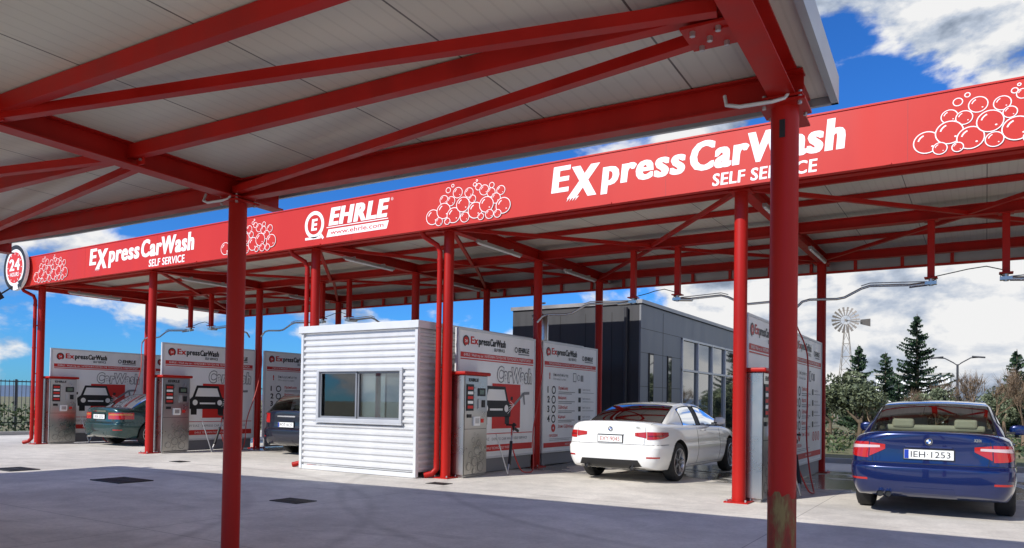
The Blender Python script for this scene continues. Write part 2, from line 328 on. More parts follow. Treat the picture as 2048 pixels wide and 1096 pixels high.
for x in (-21.6,-11.1,-7.84,2.35):
    b=B(); px=x-.10; py=10.18
    b.tube([(px-.22,9.93,4.22),(px-.18,9.97,4.12),(px-.04,py-.03,4.0),(px,py,3.88),(px,py,.30)],.045,0,14)
    for z in (3.75,2.6,1.4,.32): b.cyl((px,py,z-.022),(px,py,z+.022),.052,0,14)
    b.tube([(px,py,.32),(px,py,.16),(px-.05,py-.05,.08),(px-.16,py-.13,.045)],.05,0,14)
    for z in (3.2,1.9,.8): b.beam((px,py,z),(x,10.3,z),.03,.03)
    b.obj('downpipe',cn,RED,w=True)
for x in PX[:-1]:
    for y0 in (10.9,14.2):
        b=B(); b.box((x+.16,y0+.75,4.19),(.06,1.5,.05),0); b.cyl((x+.16,y0+.04,4.155),(x+.16,y0+1.46,4.155),.02,1,10); b.box((x+.12,y0+.3,4.235),(.10,.03,.04),0); b.box((x+.12,y0+1.2,4.235),(.10,.03,.04),0); b.obj('tube_light',cn,[GALV,LAMPW],w=True)
# 24h sign
sg=thing('round_sign',(-21.72,9.66,4.68),'round black and white 24 hours sign fixed to the fascia end','sign')
b=B(); b.cyl((0,.08,0),(0,0,0),.60,0,48); b.obj('sign_disc',sg,[WHITE])
b=B(); b.ring(0,0,.49,.598,-.004,0,-70,262,64); b.disc(0,0,.41,-.004,1,40)
for a in range(0,360,30):
    c,s_=math.cos(math.radians(a)),math.sin(math.radians(a)); b.line([(.34*c,.34*s_),(.39*c,.39*s_)],.02,-.006,2)
b.text('24',0,-.07,.29,-.007,2,w=.56,bold=.02,fat=.05,al='c'); b.text('HOURS',0,-.23,.10,-.007,2,w=.46,bold=.02,al='c'); b.poly([(.18,-.38),(.38,-.57),(.42,-.32)],-.005,0); b.obj('sign_graphics',sg,[BLACK,REDC,WHITE])
b=B(); b.beam((-.1,.0,-.5),(-.15,-.25,-.72),.04,.04); b.box((-.2,-.32,-.78),(.30,.16,.2),0,rx=.6); b.obj('floodlight',sg,[BLACK],bev=.01)
# ---------------------------------------------------------------- near canopy (drying shelter)
A0=-.965; A1=-5.5; A2=-10.1; A3=-14.7; PY=4.2
nc=thing('shelter_canopy',(-5.5,1.2,0),'low red steel shelter with pale ribbed panel roof','canopy')
def nb(name,b,mats,bev=0): return b.obj(name,nc,mats,w=True,bev=bev)
for x in (A0,A1,A2,A3):
    for y in (PY,-2.4):
        b=B(); b.cyl((x,y,0),(x,y,3.0),.076,0,36); b.box((x,y,3.0),(.25,.25,.016)); b.box((x,y,3.03),(.22,.22,.014))
        for i in(-1,1):
            for j in(-1,1): b.cyl((x+i*.095,y+j*.095,2.975),(x+i*.095,y+j*.095,3.05),.012,1,6)
        if x==A0 and y==PY:
            n=36; vs=[]; fs=[]
            for i in range(n):
                t=2*math.pi*i/n; ht=.80+.05*noise.noise(Vector((math.cos(t)*2,math.sin(t)*2,0)))+(.03 if i%9<3 else 0)
                for q in range(9): vs.append((x+.0775*math.cos(t),y+.0775*math.sin(t),.005+ht*q/8))
            fs=[(i*9+q,((i+1)%n)*9+q,((i+1)%n)*9+q+1,i*9+q+1) for i in range(n) for q in range(8)]
            b.add(vs,fs,2,True)
        nb('column',b,[RED,GALV,TAPE])
for y in (PY,-2.4):
    b=B(); b.ibeam((A3-.3,y,3.11),(A0+.1,y,3.11),.10,.17); nb('beam',b,[RED])
for x in (A0,A1,A2,A3):
    b=B(); b.ibeam((x,PY+.45,3.12),(x,-2.9,3.12),.14,.17)
    for yy in (3.22,2.25,1.72):
        for sx in (-1,1):
            if x==A0 and sx>0: continue
            b.box((x+sx*.10,yy,3.11),(.09,.012,.13),0)
            for dz in(-.03,.03): b.cyl((x+sx*.11,yy-.02,3.11+dz),(x+sx*.11,yy+.02,3.11+dz),.011,1,6)
    nb('rafter',b,[RED,GALV])
for y in (3.2,2.25,1.3,.2,-1.0):
    b=B(); b.beam((A3-.3,y,3.145),(A0,y,3.145),.07,.10); nb('purlin',b,[RED])
for xa,xb in ((A0,A1),(A1,A2),(A2,A3)):
    for (p,q) in (((xa,3.32),(xb,PY-.08)),((xa,3.1),(xb,2.25))):
        b=B(); b.beam((p[0]-.1,p[1],3.085),(q[0]+.06,q[1],3.085),.06,.06); nb('brace',b,[RED])
b=B(); b.box((A0-.16,3.28,3.06),(.26,.24,.014),0)
for i,j in ((-.24,3.2),(-.12,3.2),(-.24,3.36),(-.12,3.36),(-.18,3.28)): b.cyl((A0+i,j,3.03),(A0+i,j,3.07),.014,1,6)
nb('gusset_plate',b,[RED,GALV])
b=B(); rz0,rz1=3.205,3.285
pts=[(-15.4,-3.2),(-.78,-3.2),(-.78,4.66),(-9.0,4.66),(-15.4,4.25)]  # left end tapers mostly out of view, shaped for its shadow on the pavement
n=len(pts); b.add([(x,y,rz0) for x,y in pts]+[(x,y,rz1) for x,y in pts],[tuple(range(n))[::-1],tuple(range(n,2*n))]+[(i,(i+1)%n,n+(i+1)%n,n+i) for i in range(n)],0); nb('roof',b,[LINING])
b=B()
b.bb((-.779,-3.2,3.16),(-.74,4.70,3.33)); b.beam((-.741,4.685,3.245),(-9.0,4.685,3.245),.03,.17); b.beam((-9.0,4.685,3.245),(-15.4,4.275,3.245),.03,.17); nb('roof_trim',b,[M('trim_grey_blue',(.34,.37,.40),.35,.4)])
for x in (A0,A1):
    b=B(); b.tube([(x-.32,PY-.08,3.10),(x-.30,PY-.12,3.03),(x-.22,PY-.14,3.0),(x-.05,PY-.13,3.0),(x+.02,PY-.12,3.01),(x+.04,PY-.1,3.05)],.011,0,10); nb('conduit',b,[TRIM])
b=B(); b.box((A0,PY-.078,2.86),(.03,.006,.10),0); nb('cable_slot',b,[BLACK])
nc.rotation_euler=(0,0,math.radians(2.4)); nc.location=(-5.5+.126,1.2,0)
vh=thing('vacuum_hose',(-3.5,1.3,3.1),'ribbed black vacuum hose hanging from shelter beam','hose')
b=B(); pts=[(-.55,.3,0),(-.55,.28,-.6),(-.45,.1,-1.1),(-.3,.03,-1.3)]+[(-.17+.30*math.cos(a),.03,-1.72+.38*math.sin(a)) for a in [1.2-.12*k for k in range(21)]]+[(-.5,-.1,-2.3),(-.7,-.2,-2.9)]
b.tube(pts,.028,0,12); b.obj('hose',vh,[BLACK])
# ---------------------------------------------------------------- office booth
of=thing('office_booth',(-9.68,9.9,0),'small corrugated silver office kiosk with framed sliding window','kiosk')
def corr(b,p0,ud,L,z0,z1,nrm,pitch=.115,dep=.034,mat=0):
    p0=Vector(p0); ud=Vector(ud); nrm=Vector(nrm); prof=[]; z=z0
    while z<z1-1e-4:
        for f,dd in ((0,0),(.16,0),(.34,1),(.66,1),(.84,0)):
            zz=z+f*pitch
            if zz<z1: prof.append((zz,dd*dep))
        z+=pitch
    prof.append((z1,0)); vs=[]
    for zz,dd in prof: vs+=[p0+nrm*dd+Vector((0,0,zz)),p0+ud*L+nrm*dd+Vector((0,0,zz))]
    b.add(vs,[(2*i,2*i+1,2*i+3,2*i+2) for i in range(len(prof)-1)],mat)
X0,X1=-10.96,-8.18; Yo=9.92; ZT=2.56
wx0,wx1,wz0,wz1=-10.55,-8.47,.92,1.89
b=B()
corr(b,(X0,Yo,0),(1,0,0),wx0-X0,.10,ZT,(0,-1,0)); corr(b,(wx1,Yo,0),(1,0,0),X1-wx1,.10,ZT,(0,-1,0))
corr(b,(wx0,Yo,0),(1,0,0),wx1-wx0,.10,wz0+.001,(0,-1,0)); corr(b,(wx0,Yo,0),(1,0,0),wx1-wx0,.10+.115*math.floor((wz1-.1)/.115),ZT,(0,-1,0))
corr(b,(X1,Yo,0),(0,1,0),6.0,.10,ZT,(1,0,0)); corr(b,(X0,Yo,0),(0,1,0),6.0,.10,ZT,(-1,0,0)); b.bb((X0,15.9,.02),(X1,15.95,ZT),0)
b.obj('wall',of,[ALU],w=True)
b=B()
for x in (X0,X1): b.bb((x-.03,Yo-.045,.02),(x+.03,Yo+.03,ZT))
b.bb((X0-.03,Yo-.03,.01),(X1+.03,Yo-.001,.09)); b.obj('corner_trim',of,[TRIM],w=True,bev=.004)
b=B(); b.bb((X0-.07,Yo-.08,ZT+.001),(X1+.07,16.0,ZT+.13)); b.obj('roof',of,[TRIM],w=True,bev=.006)
wn=B(); f=.06; y0,y1=Yo-.06,Yo+.05
wn.bb((wx0,y0,wz0),(wx1,y1,wz0+f)); wn.bb((wx0,y0,wz1-f),(wx1,y1,wz1)); wn.bb((wx0,y0,wz0+f),(wx0+f,y1,wz1-f)); wn.bb((wx1-f,y0,wz0+f),(wx1,y1,wz1-f))
wn.bb((wx0-.03,y0-.03,wz0-.03),(wx1+.03,y0+.02,wz0-.001)); win=wn.obj('window',of,[M('window_frame_grey',(.50,.51,.53),.4,.2)],w=True,bev=.006)
mx=(wx0+wx1)/2-.05
b=B(); F=[(wx0+f,mx),(mx+.001,wx1-f)]
for i,(a,c) in enumerate(F):
    yy=Yo-.02+.022*i; q=.035
    b.bb((a,yy,wz0+f),(c,yy+.02,wz0+f+q)); b.bb((a,yy,wz1-f-q),(c,yy+.02,wz1-f)); b.bb((a,yy,wz0+f+q),(a+q,yy+.02,wz1-f-q)); b.bb((c-q,yy,wz0+f+q),(c,yy+.02,wz1-f-q))
o=b.obj('frame',win,[M('sash_grey',(.25,.26,.28),.4,.4)]); o.location=-Vector(of.location)
b=B(); b.bb((wx0+f,Yo+.024,wz0+f),(wx1-f,Yo+.028,wz1-f)); o=b.obj('pane',win,[OGLASS]); o.location=-Vector(of.location)
b=B(); b.bb((X0+.1,Yo+1.6,.1),(X1-.1,Yo+1.65,2.4),0); b.bb((-9.50,Yo+.05,1.02),(-8.95,Yo+.055,1.79),2); b.bb((-8.93,Yo+.08,1.0),(-8.52,Yo+.085,1.84),5); b.bb((X0+.1,Yo+.06,.98),(-9.53,Yo+.065,1.86),4)  # last panel: grey reflection of the left pane put into its colour
b.bb((X0+.3,Yo+.3,.7),(X1-.3,Yo+1.0,.74),3)
b.obj('interior',of,[M('office_wall',(.30,.32,.33),.8),WHITE,M('blind',(.74,.80,.78),.7),GREY,M('pane_reflection_grey',(.26,.27,.28),.6),M('blind_grey',(.44,.47,.48),.6)],w=True)
fl=thing('exhaust_flue',(-8.55,14.6,2.68),'stainless steel flue pipe with rain cap on kiosk roof','flue')
b=B(); b.cyl((0,0,0),(0,0,.45),.09,0,18); b.tube([(0,0,.30),(.05,-.1,.5),(.2,-.25,.55),(.35,-.35,.5),(.38,-.38,.3),(.38,-.38,.0)],.085,0,16); b.obj('pipe',fl,[STEEL])
b=B(); b.cyl((0,0,.45),(0,0,.62),.055,0,16); b.cyl((0,0,.60),(0,0,.72),.16,0,20,r1=.02); b.cyl((0,0,.52),(0,0,.55),.14,0,20); b.cyl((-.12,.1,.9),(.12,.1,.9),.02); b.cyl((0,.05,.6),(0,.05,.95),.02); b.obj('rain_cap',fl,[STEEL])
# ---------------------------------------------------------------- boards
def logo_head(b,W):
    b.disc(.22,2.40,.075,-.006,2,24); b.ring(.22,2.40,.075,.10,-.006,1,-50,260,24); b.text('24',.22,2.375,.05,-.008,0,bold=.03,al='c')
    b.text('Ex',.36,2.36,.13,-.006,2,w=.24,bold=.02,fat=.04); b.text('press',.61,2.36,.13,-.006,1,w=.36,bold=.02,fat=.04); b.text('CarWash',.98,2.36,.13,-.006,1,w=.54,bold=.02,fat=.04,shear=.1)
    b.text('SELF SERVICE',1.12,2.27,.055,-.006,1,w=.37,bold=.02)
    b.ring(W-.72,2.35,.035,.055,-.006,1); b.text('EHRLE',W-.64,2.31,.085,-.006,1,w=.42,bold=.04,fat=.04,shear=.12); b.rect(W-.64,2.26,W-.22,2.285,-.006,3)
def board(kind,W):
    e=thing('information_board',(0,0,0),'','board',rz=math.pi/2,group='printed boards between the wash bays')
    b=B(); b.bb((0,0,.30),(W,.05,2.60)); b.obj('panel',e,[BOARD],bev=.004)
    b=B()
    for x in (0,W): b.bb((x-.02,-.012,.28),(x+.02,.062,2.62))
    b.bb((.02,-.01,2.58),(W-.02,.06,2.62)); b.bb((.02,-.01,.27),(W-.02,.06,.31)); b.obj('frame',e,[TRIM],bev=.003)
    b=B(); b.bb((.05,.03,.02),(W-.05,.08,.27)); b.obj('plinth',e,[GREY])
    b=B(); logo_head(b,W)
    if kind=='A':
        b.rect(.06,2.11,W-.06,2.20,-.005,2); b.text('EHRLE : Wash my car / ΑΝΕΠΑΦΗ ΠΛΥΣΗ ΜΕ ΤΕΧΝΟΛΟΓΙΑ ΜΙΚΡΟΠΟΡΩΝ',W/2,2.135,.045,-.0065,0,w=W*.88,bold=.01,al='c'); b.rect(.06,2.07,W-.06,2.09,-.005,2)
        b.outline('CarWash',1.26,1.72,.26,1.24,-.005,3,0)
        b.rect(1.08,.82,2.08,1.67,-.005,2)
        X=1.22; b.poly([(X-.50,1.04),(X+.50,1.04),(X+.52,1.26),(X+.42,1.34),(X+.31,1.62),(X-.31,1.62),(X-.42,1.34),(X-.52,1.26)],-.007,1)
        b.poly([(X-.35,1.35),(X+.35,1.35),(X+.27,1.56),(X-.27,1.56)],-.009,0)
        for sx in(-1,1): b.disc(X+sx*.35,1.20,.07,-.009,0,16); b.rect(X+sx*.38-.08,.90,X+sx*.38+.08,1.05,-.007,1); a=X+sx*.50; b.rect(min(a,a+sx*.08),1.36,max(a,a+sx*.08),1.43,-.007,1)
        b.rect(X-.22,1.16,X+.22,1.20,-.009,0)
        b.line([(1.86,1.28),(2.20,1.50),(2.42,1.51)],.055,-.009,3); b.line([(2.20,1.50),(2.24,1.28)],.045,-.009,3)
        for q in range(5): b.line([(1.86,1.27),(1.70-.02*q,1.34-.06*q)],.010,-.009,0)
        b.rect(.06,.72,W-.06,.735,-.005,2); b.text('ΑΓΟΡΑ ΕΝΕΡΓΕΙΑΣ · EXPRESS CAR WASH SELF SERVICE',W/2,.60,.05,-.005,3,w=W*.8,al='c'); b.rect(.06,.40,W-.06,.52,-.005,2); b.text('EHRLE TECHNOLOGY INSIDE',W/2,.435,.045,-.0065,0,al='c')
    else:
        b.rect(.06,2.12,W-.06,2.20,-.005,2); b.text('ΠΡΟΓΡΑΜΜΑ ΠΛΥΣΗΣ ΓΙΑ ΚΑΘΑΡΟ ΑΥΤΟΚΙΝΗΤΟ',W/2,2.14,.04,-.0065,0,w=W*.8,al='c'); b.rect(.06,2.085,W-.06,2.10,-.005,2)
        b.text('!',.27,1.84,.12,-.005,2,bold=.05); b.text('Επιλογή πλύσης',.45,1.90,.06,-.005,1); b.text('Ρίξτε κέρμα ή μάρκα',.45,1.82,.04,-.005,3)
        b.rect(1.35,1.80,1.50,2.0,-.005,3); b.rect(1.37,1.82,1.48,1.98,-.006,0); b.disc(1.62,1.9,.07,-.005,3,16); b.disc(1.62,1.9,.055,-.006,0,16); b.rect(1.72,1.82,1.85,1.96,-.005,3)
        N=['Πρόπλυση','Βούρτσα','Ξέβγαλμα','Κέρωμα']
        for i in range(4):
            z=1.60-.205*i; b.text(str(i+1),.20,z-.06,.13,-.005,1,bold=.02,fat=.04); b.ring(.47,z,.06,.088,-.005,1); b.text(N[i],.68,z+.015,.06,-.005,2,bold=.02)
            b.rect(.68,z-.045,1.45,z-.030,-.005,3); b.rect(.68,z-.08,1.30,z-.065,-.005,3); b.rect(1.62,z-.05,1.74,z+.06,-.005,1); b.text('αφρός νερό κερί',1.82,z+.02,.035,-.005,3); b.rect(1.82,z-.04,2.4,z-.03,-.005,3)
        z=.79; b.ring(.47,z,.03,.088,-.005,2); b.text('Στοπ / Ξέβγαλμα',.68,z,.06,-.005,2,bold=.02)
        for q in range(3): b.ring(1.75+.25*q,z-.03,.07,.09,-.005,2); b.line([(1.69+.25*q,z-.09),(1.81+.25*q,z+.03)],.016,-.006,2)
        b.text('ΠΡΟΣΟΧΗ',.3,.60,.05,-.005,2,bold=.02); b.rect(.3,.555,1.4,.563,-.005,3); b.rect(.3,.525,1.2,.533,-.005,3)
        b.rect(.06,.38,W-.06,.48,-.005,2); b.text('WASH IT LIKE A PRO',W/2,.41,.04,-.0065,0,al='c')
    b.obj('graphics',e,[WHITE,BLACK,REDC,GREY]); return e
bA=board('A',2.62); bB=board('B',2.55)
lab={'A':'white printed board with car pictogram beside payment machine','B':'white printed board with numbered washing instructions'}
first=True
for x in (-7.84,-21.6,-16.5,-2.84,2.35):
    for k,src,yy in (('A',bA,10.58),('B',bB,13.55)):
        if first: src.location=(x+.03,yy,0); src['label']=lab[k]
        else: dup(src,(x+.03,yy,0),label=lab[k])
    first=False
# ---------------------------------------------------------------- payment terminal
pt=thing('payment_terminal',(-7.56,10.42,0),'stainless steel coin machine with red cap and bubble print','coin machine',rz=math.pi/2,group='coin machines at the wash bays')
W=.72; b=B(); b.bb((0,-.0,.05),(W,.34,1.78)); b.bb((.03,.02,.0),(W-.03,.32,.05)); b.obj('cabinet',pt,[STEEL],bev=.012)
b=B(); b.bb((-.04,-.05,1.781),(W+.04,.38,1.84)); b.obj('cap',pt,[RED],bev=.02)
b=B(); b.bb((.02,-.006,.06),(.026,-.0,1.77),0); b.bb((.08,-.012,1.16),(.28,-.001,1.62),0)
for i in range(5): b.rect(.10,1.20+.082*i,.26,1.25+.082*i,-.014,1 if i%2 else 2); b.disc(.34,1.23+.082*i,.02,-.006,3,12)
b.bb((.42,-.012,1.42),(.64,-.001,1.56),0); b.rect(.46,1.45,.60,1.53,-.014,4); b.text('EHRLE',.14,1.67,.055,-.004,0,w=.30,bold=.03,fat=.04,shear=.1)
b.bb((.42,-.02,1.20),(.50,-.001,1.37),3); b.bb((.54,-.015,1.22),(.63,-.001,1.35),0); b.bb((.28,-.03,.90),(.46,-.001,1.06),1); b.rect(.31,.94,.43,1.03,-.032,3); b.bb((.52,-.01,.95),(.60,-.001,1.02),2)
b.bb((.03,-.003,.84),(W-.03,-.0005,.848),0); b.bb((.10,-.014,1.04),(.22,-.001,1.10),0); b.obj('control_panel',pt,[BLACK,WHITE,REDC,GALV,M('lcd',(.10,.14,.10),.2)])
b=B()
for i,(cx,cz,r) in enumerate([(.34,.76,.025),(.44,.72,.035),(.30,.65,.05),(.46,.60,.06),(.40,.46,.075),(.22,.40,.06),(.56,.36,.08),(.34,.28,.09),(.17,.20,.075),(.52,.18,.09),(.33,.11,.055)]):
    bubble(b,cx,cz,r,r,.10,-.0015-i*.0005,0,1,.0002)
b.obj('bubble_print',pt,[M('print_dark',(.12,.12,.12),.5),STEEL])
for x in (-21.6,-16.5,-2.84,2.35): dup(pt,(x+.28,10.42,0))
# ---------------------------------------------------------------- spray booms
def boom(sx):
    e=thing('spray_boom',(0,0,0),'swivelling silver overhead spray arm on red drop post','spray arm',group='overhead spray arms')
    b=B(); b.box((0,0,-.45),(.10,.10,.90)); b.box((0,0,-.012),(.2,.2,.016)); b.box((0,0,-.91),(.18,.18,.02)); b.obj('drop_post',e,[RED],bev=.004)
    b=B(); b.cyl((0,0,-.92),(0,0,-1.03),.035,0,14); b.box((0,0,-.99),(.16,.12,.05),0); b.cyl((sx*.05,-.02,-1.0),(sx*.30,-.04,-1.02),.035,0,12); b.tube([(sx*.0,0,-.97),(-sx*.07,0,-.93),(-sx*.07,0,-.99)],.012,1,6); b.obj('swivel',e,[STEEL,BLACK])
    b=B(); P=[(sx*.05,-.02,-1.01),(sx*.85,-.12,-.99),(sx*.98,-.14,-1.03),(sx*1.22,-.17,-1.16),(sx*1.34,-.18,-1.18),(sx*1.75,-.22,-1.17),(sx*1.86,-.24,-1.20),(sx*1.98,-.25,-1.32)]
    b.tube(P,.021,0,10); b.tube([(p[0],p[1],p[2]+.045) for p in P[:3]],.009,0,6); b.obj('arm',e,[STEEL]); return e
bl=boom(-1); br=boom(1); f1=True
def spline(P,n=5):
    Q=[]
    for i in range(len(P)-1):
        p0,p1,p2,p3=P[max(i-1,0)],P[i],P[i+1],P[min(i+2,len(P)-1)]
        for k in range(n):
            t=k/n; Q.append(.5*((2*p1)+(p2-p0)*t+(2*p0-5*p1+4*p2-p3)*t*t+(3*p1-p0-3*p2+p3)*t**3))
    Q.append(P[-1]); return Q
def hose(x,sx):
    tip=Vector((x+sx*1.98,13.10,2.95)); wall=tip.x
    e=thing('spray_hose',(wall,12.3,0),'thin red pressure hose drooping from overhead arm to lance','hose',group='pressure hoses and lances')
    bx=wall+ (.28 if sx<0 else -.25)
    P=[tip,tip+Vector((.03,-.03,-.25)),Vector((bx-.05,12.95,2.2)),Vector((bx,12.75,1.5)),Vector((bx+.05,12.45,.8)),Vector((bx+.12,12.35,.30)),Vector((bx+.2,12.2,.06)),Vector((bx+.25,11.95,.03)),Vector((bx+.2,11.75,.10)),Vector((bx+.05,11.7,.5)),Vector((bx-.0,11.75,.86))]
    b=B(); b.tube(spline(P),.012,0,8); b.obj('hose',e,[HOSE],w=True)
    b=B(); b.cyl((bx+.18,11.35,.03),(bx,11.78,.80),.016,0,10); b.cyl((bx+.15,11.45,.2),(bx+.05,11.66,.6),.028,1,10); b.cyl((bx,11.78,.80),(bx-.03,11.88,.92),.03,1,10); b.beam((bx-.01,11.80,.86),(bx+.0,11.98,.78),.03,.045,1); b.beam((bx-.12,11.75,.90),(bx+.1,11.75,.90),.02,.03,1)
    b.cyl((bx+.18,11.35,.04),(bx+.02,11.2,.75),.012,0,8); b.obj('lance',e,[GALV,BLACK],w=True)
for xl,xr in ((-5.72,-4.84),(-.73,.25),(-14.12,-13.2),(-19.5,-18.55)):
    if f1: bl.location=(xl,13.35,4.27); br.location=(xr,13.35,4.27); f1=False
    else: dup(bl,(xl,13.35,4.27)); dup(br,(xr,13.35,4.27))
    hose(xl,-1)
    e=thing('supply_hose',((xl+xr)/2,13.35,3.3),'thin dark hose linking two overhead spray arms','hose',group='supply hoses')
    b=B(); b.tube([(xl,13.35,3.37),(xl+.3,13.33,3.42),((xl+xr)/2,13.3,3.45),(xr-.25,13.33,3.48),(xr,13.35,3.40)],.008,0,6); b.obj('hose',e,[BLACK],w=True)
# ---------------------------------------------------------------- drains
IRON=M('cast_iron',(.05,.05,.05),.6,.5)
def grate(x,y,w,d):
    e=thing('drain_grate',(x,y,.006),'dark cast iron drain grate set in concrete','drain',group='drain grates in the forecourt')
    b=B(); b.bb((-w/2,-d/2,0),(w/2,d/2,.004),0); b.obj('pit',e,[BLACK]); b=B()
    b.bb((-w/2,-d/2,.005),(w/2,-d/2+.03,.014)); b.bb((-w/2,d/2-.03,.005),(w/2,d/2,.014)); n=12
    for i in range(n+1): b.bb((-w/2+i*(w-.03)/n,-d/2+.03,.005),(-w/2+i*(w-.03)/n+.03,d/2-.03,.013))
    b.bb((-w/2+.02,-.015,.0135),(w/2-.02,.015,.016)); b.obj('bars',e,[IRON])
    return e
g1=grate(-11.35,6.65,.80,.55)
for (x,y,s) in ((-7.5,6.66,.62),(-14.4,6.5,.9),(-13.9,9.35,.45),(-7.35,9.5,.45)): dup(g1,(x,y,.006),scale=s)
# ---------------------------------------------------------------- cars
def paint(name,col,metal=0,rough=.28): return M(name,col,rough,metal,var=.03,vs=1.0,coat=1.0,spec=.5,rvar=.02)
LRED=M('tail_lens_red',(.42,.006,.006),.12,var=.05,coat=1); LCLR=M('lens_clear',(.6,.45,.45),.12,var=.05,coat=1); LDK=M('tail_lens_dark_red',(.16,.004,.005),.15,coat=1); LAMB=M('lens_amber',(.5,.16,.02),.15,coat=1)
CHR=M('chrome',(.75,.75,.76),.08,1,var=.03); SEAL=M('window_seal',(.01,.01,.01),.6); UND=M('underbody',(.01,.01,.01),.9); PBL=M('badge_blue',(.02,.12,.45),.3); EUB=M('plate_blue',(.01,.04,.35),.4); PRED=M('plate_red_print',(.40,.06,.04),.5)
def evalmesh(me,mods):
    o=bpy.data.objects.new('tmp',me); COL.objects.link(o)
    for f in mods: f(o)
    bpy.context.view_layer.update(); dg=bpy.context.evaluated_depsgraph_get(); r=bpy.data.meshes.new_from_object(o.evaluated_get(dg)); bpy.data.objects.remove(o); return r
def lerp_tab(t,x):
    if x<=t[0][0]: return t[0][1]
    for (a,b),(c,d) in zip(t,t[1:]):
        if x<=c: return b+(d-b)*(x-a)/(c-a)
    return t[-1][1]
def crease(me,fn):
    at=me.attributes.get('crease_edge') or me.attributes.new('crease_edge','FLOAT','EDGE')
    for ed in me.edges:
        c=fn(*sorted(ed.vertices))
        if c: at.data[ed.index].value=c
def make_car(loc,P,label,rz=0):
    w=P['hw']; PA=P['paint']; e=thing('parked_car',loc,label,'car',rz=rz)
    rp=P.get('rp',[(.2,.12),(.30,.035),(.42,0),(.595,0),(.645,.05),(.72,.058),(.88,.062),(.96,.055),(1.05,.06)])
    st=P['st']; rings=[]
    for (y,wf,zb,zs,zd) in st:
        ww=w*wf
        half=[(0,zb),(.62*ww,zb),(.90*ww,zb+.015),(.968*ww,zb+.12),(ww,.50),(1.0*ww,.598),(.985*ww,.645),(.985*ww,.74),(.95*ww,zs-.03),(.915*ww,zs+.012),(.80*ww,zd),(.42*ww,zd+.014),(0,zd+.02)]
        if y>3.6: half[5]=(.995*ww,.57); half[6]=(.985*ww,.62); half[7]=(.97*ww,.67)
        k=max(0,1-y/.6); L=P['L']; kf=max(0,1-(L-y)/.8)
        ring=[(x,y+lerp_tab(rp,z)*k-kf*(.10*abs(z-.5)/.3),z) for (x,z) in half]
        rings.append(ring+[(-x,yy,z) for (x,yy,z) in ring[-2:0:-1]]); H=len(half)
    N=len(rings[0]); vs=[p for r in rings for p in r]; fs=[]
    for i in range(len(rings)-1):
        for j in range(N): fs.append((i*N+j,i*N+(j+1)%N,(i+1)*N+(j+1)%N,(i+1)*N+j))
    def cap(o,rev):
        for j in range(H-1):
            q2=[]
            for t in [o+j,o+j+1,o+(N-j-1)%N,o+(N-j)%N]:
                if t not in q2: q2.append(t)
            if len(q2)>2: fs.append(tuple(q2[::-1] if rev else q2))
    cap(0,True); cap((len(rings)-1)*N,False)
    me=bpy.data.meshes.new('b'); me.from_pydata(vs,[],fs); me.materials.append(PA); me.materials.append(UND); me.update()
    mir=lambda j:min(j,N-j)
    def cf(a,b_):
        ia,ja=divmod(a,N); ib,jb=divmod(b_,N); A,Bq=mir(ja),mir(jb)
        if ia!=ib and A==Bq:
            if A==9: return .45
            if A in(5,6) and ib<=4: return .8
            if A==2: return .5
        if ia==ib:
            if ia==1 and A>=10 and Bq>=10: return .45
            if ia==0 and A in(5,6) and Bq==A: return .9
        return 0
    crease(me,cf)
    bm=bmesh.new(); bm.from_mesh(me); bmesh.ops.recalc_face_normals(bm,faces=bm.faces); bm.to_mesh(me); bm.free()
    cb=B(); R=P['wr']
    for yw in P['ax']:
        for sx in (-1,1): cb.cyl((sx*.50,yw,R+.01),(sx*1.3,yw,R+.01),R+.045,1,44)
    cme=cb.mesh('c',[PA,UND]); bm=bmesh.new(); bm.from_mesh(cme); bmesh.ops.remove_doubles(bm,verts=bm.verts,dist=1e-5); bmesh.ops.recalc_face_normals(bm,faces=bm.faces); bm.to_mesh(cme); bm.free()
    co=bpy.data.objects.new('c',cme); COL.objects.link(co)
    me1=evalmesh(me,[lambda o:(setattr(o.modifiers.new('s','SUBSURF'),'levels',3))])
    def bo(o):
        m=o.modifiers.new('b','BOOLEAN'); m.operation='DIFFERENCE'; m.object=co; m.solver='EXACT'
    body=evalmesh(me1,[bo]); bpy.data.objects.remove(co)
    for p in body.polygons: p.use_smooth=(p.material_index==0)
    gs=P['gs']; gr=[]
    for (y,z,wt) in gs:
        wb=.875*w; zb=P['belt']-.04; k=(z-zb)
        h=[(wb if k>.12 else max(wb*.98,wt),zb),((wb+wt)/2+.02,zb+k*.5),(wt+.014,z-.06 if k>.12 else z-.02),(wt-.035,z-.012),(wt-.28,z+.010),(0,z+.02)]
        gr.append([(x,y,zz) for x,zz in h]+[(-x,y,zz) for x,zz in h[-2::-1]])
    n=len(gr[0]); vs=[p for r in gr for p in r]; fs=[]; mi=[]
    rg,wg=P['rg'],P['wg']
    for i in range(len(gr)-1):
        yc=(gs[i][0]+gs[i+1][0])/2
        for j in range(n-1):
            fs.append((i*n+j,i*n+j+1,(i+1)*n+j+1,(i+1)*n+j)); jj=j if j<n//2 else n-2-j
            if jj>=3: m=1 if yc<rg else (3 if yc>wg else 0)
            elif jj==2: m=0
            else:
                m=0 if yc<P['sg'][0] or yc>P['sg'][1] else 2
                for (a,b_) in P['pil']:
                    if a<yc<b_: m=4
            mi.append(m)
    me=bpy.data.meshes.new('g'); me.from_pydata(vs,[],fs)
    for m in (PA,CGLASS,CGLASS,CGLASS,BLACK): me.materials.append(m)
    me.polygons.foreach_set('material_index',mi); me.update()
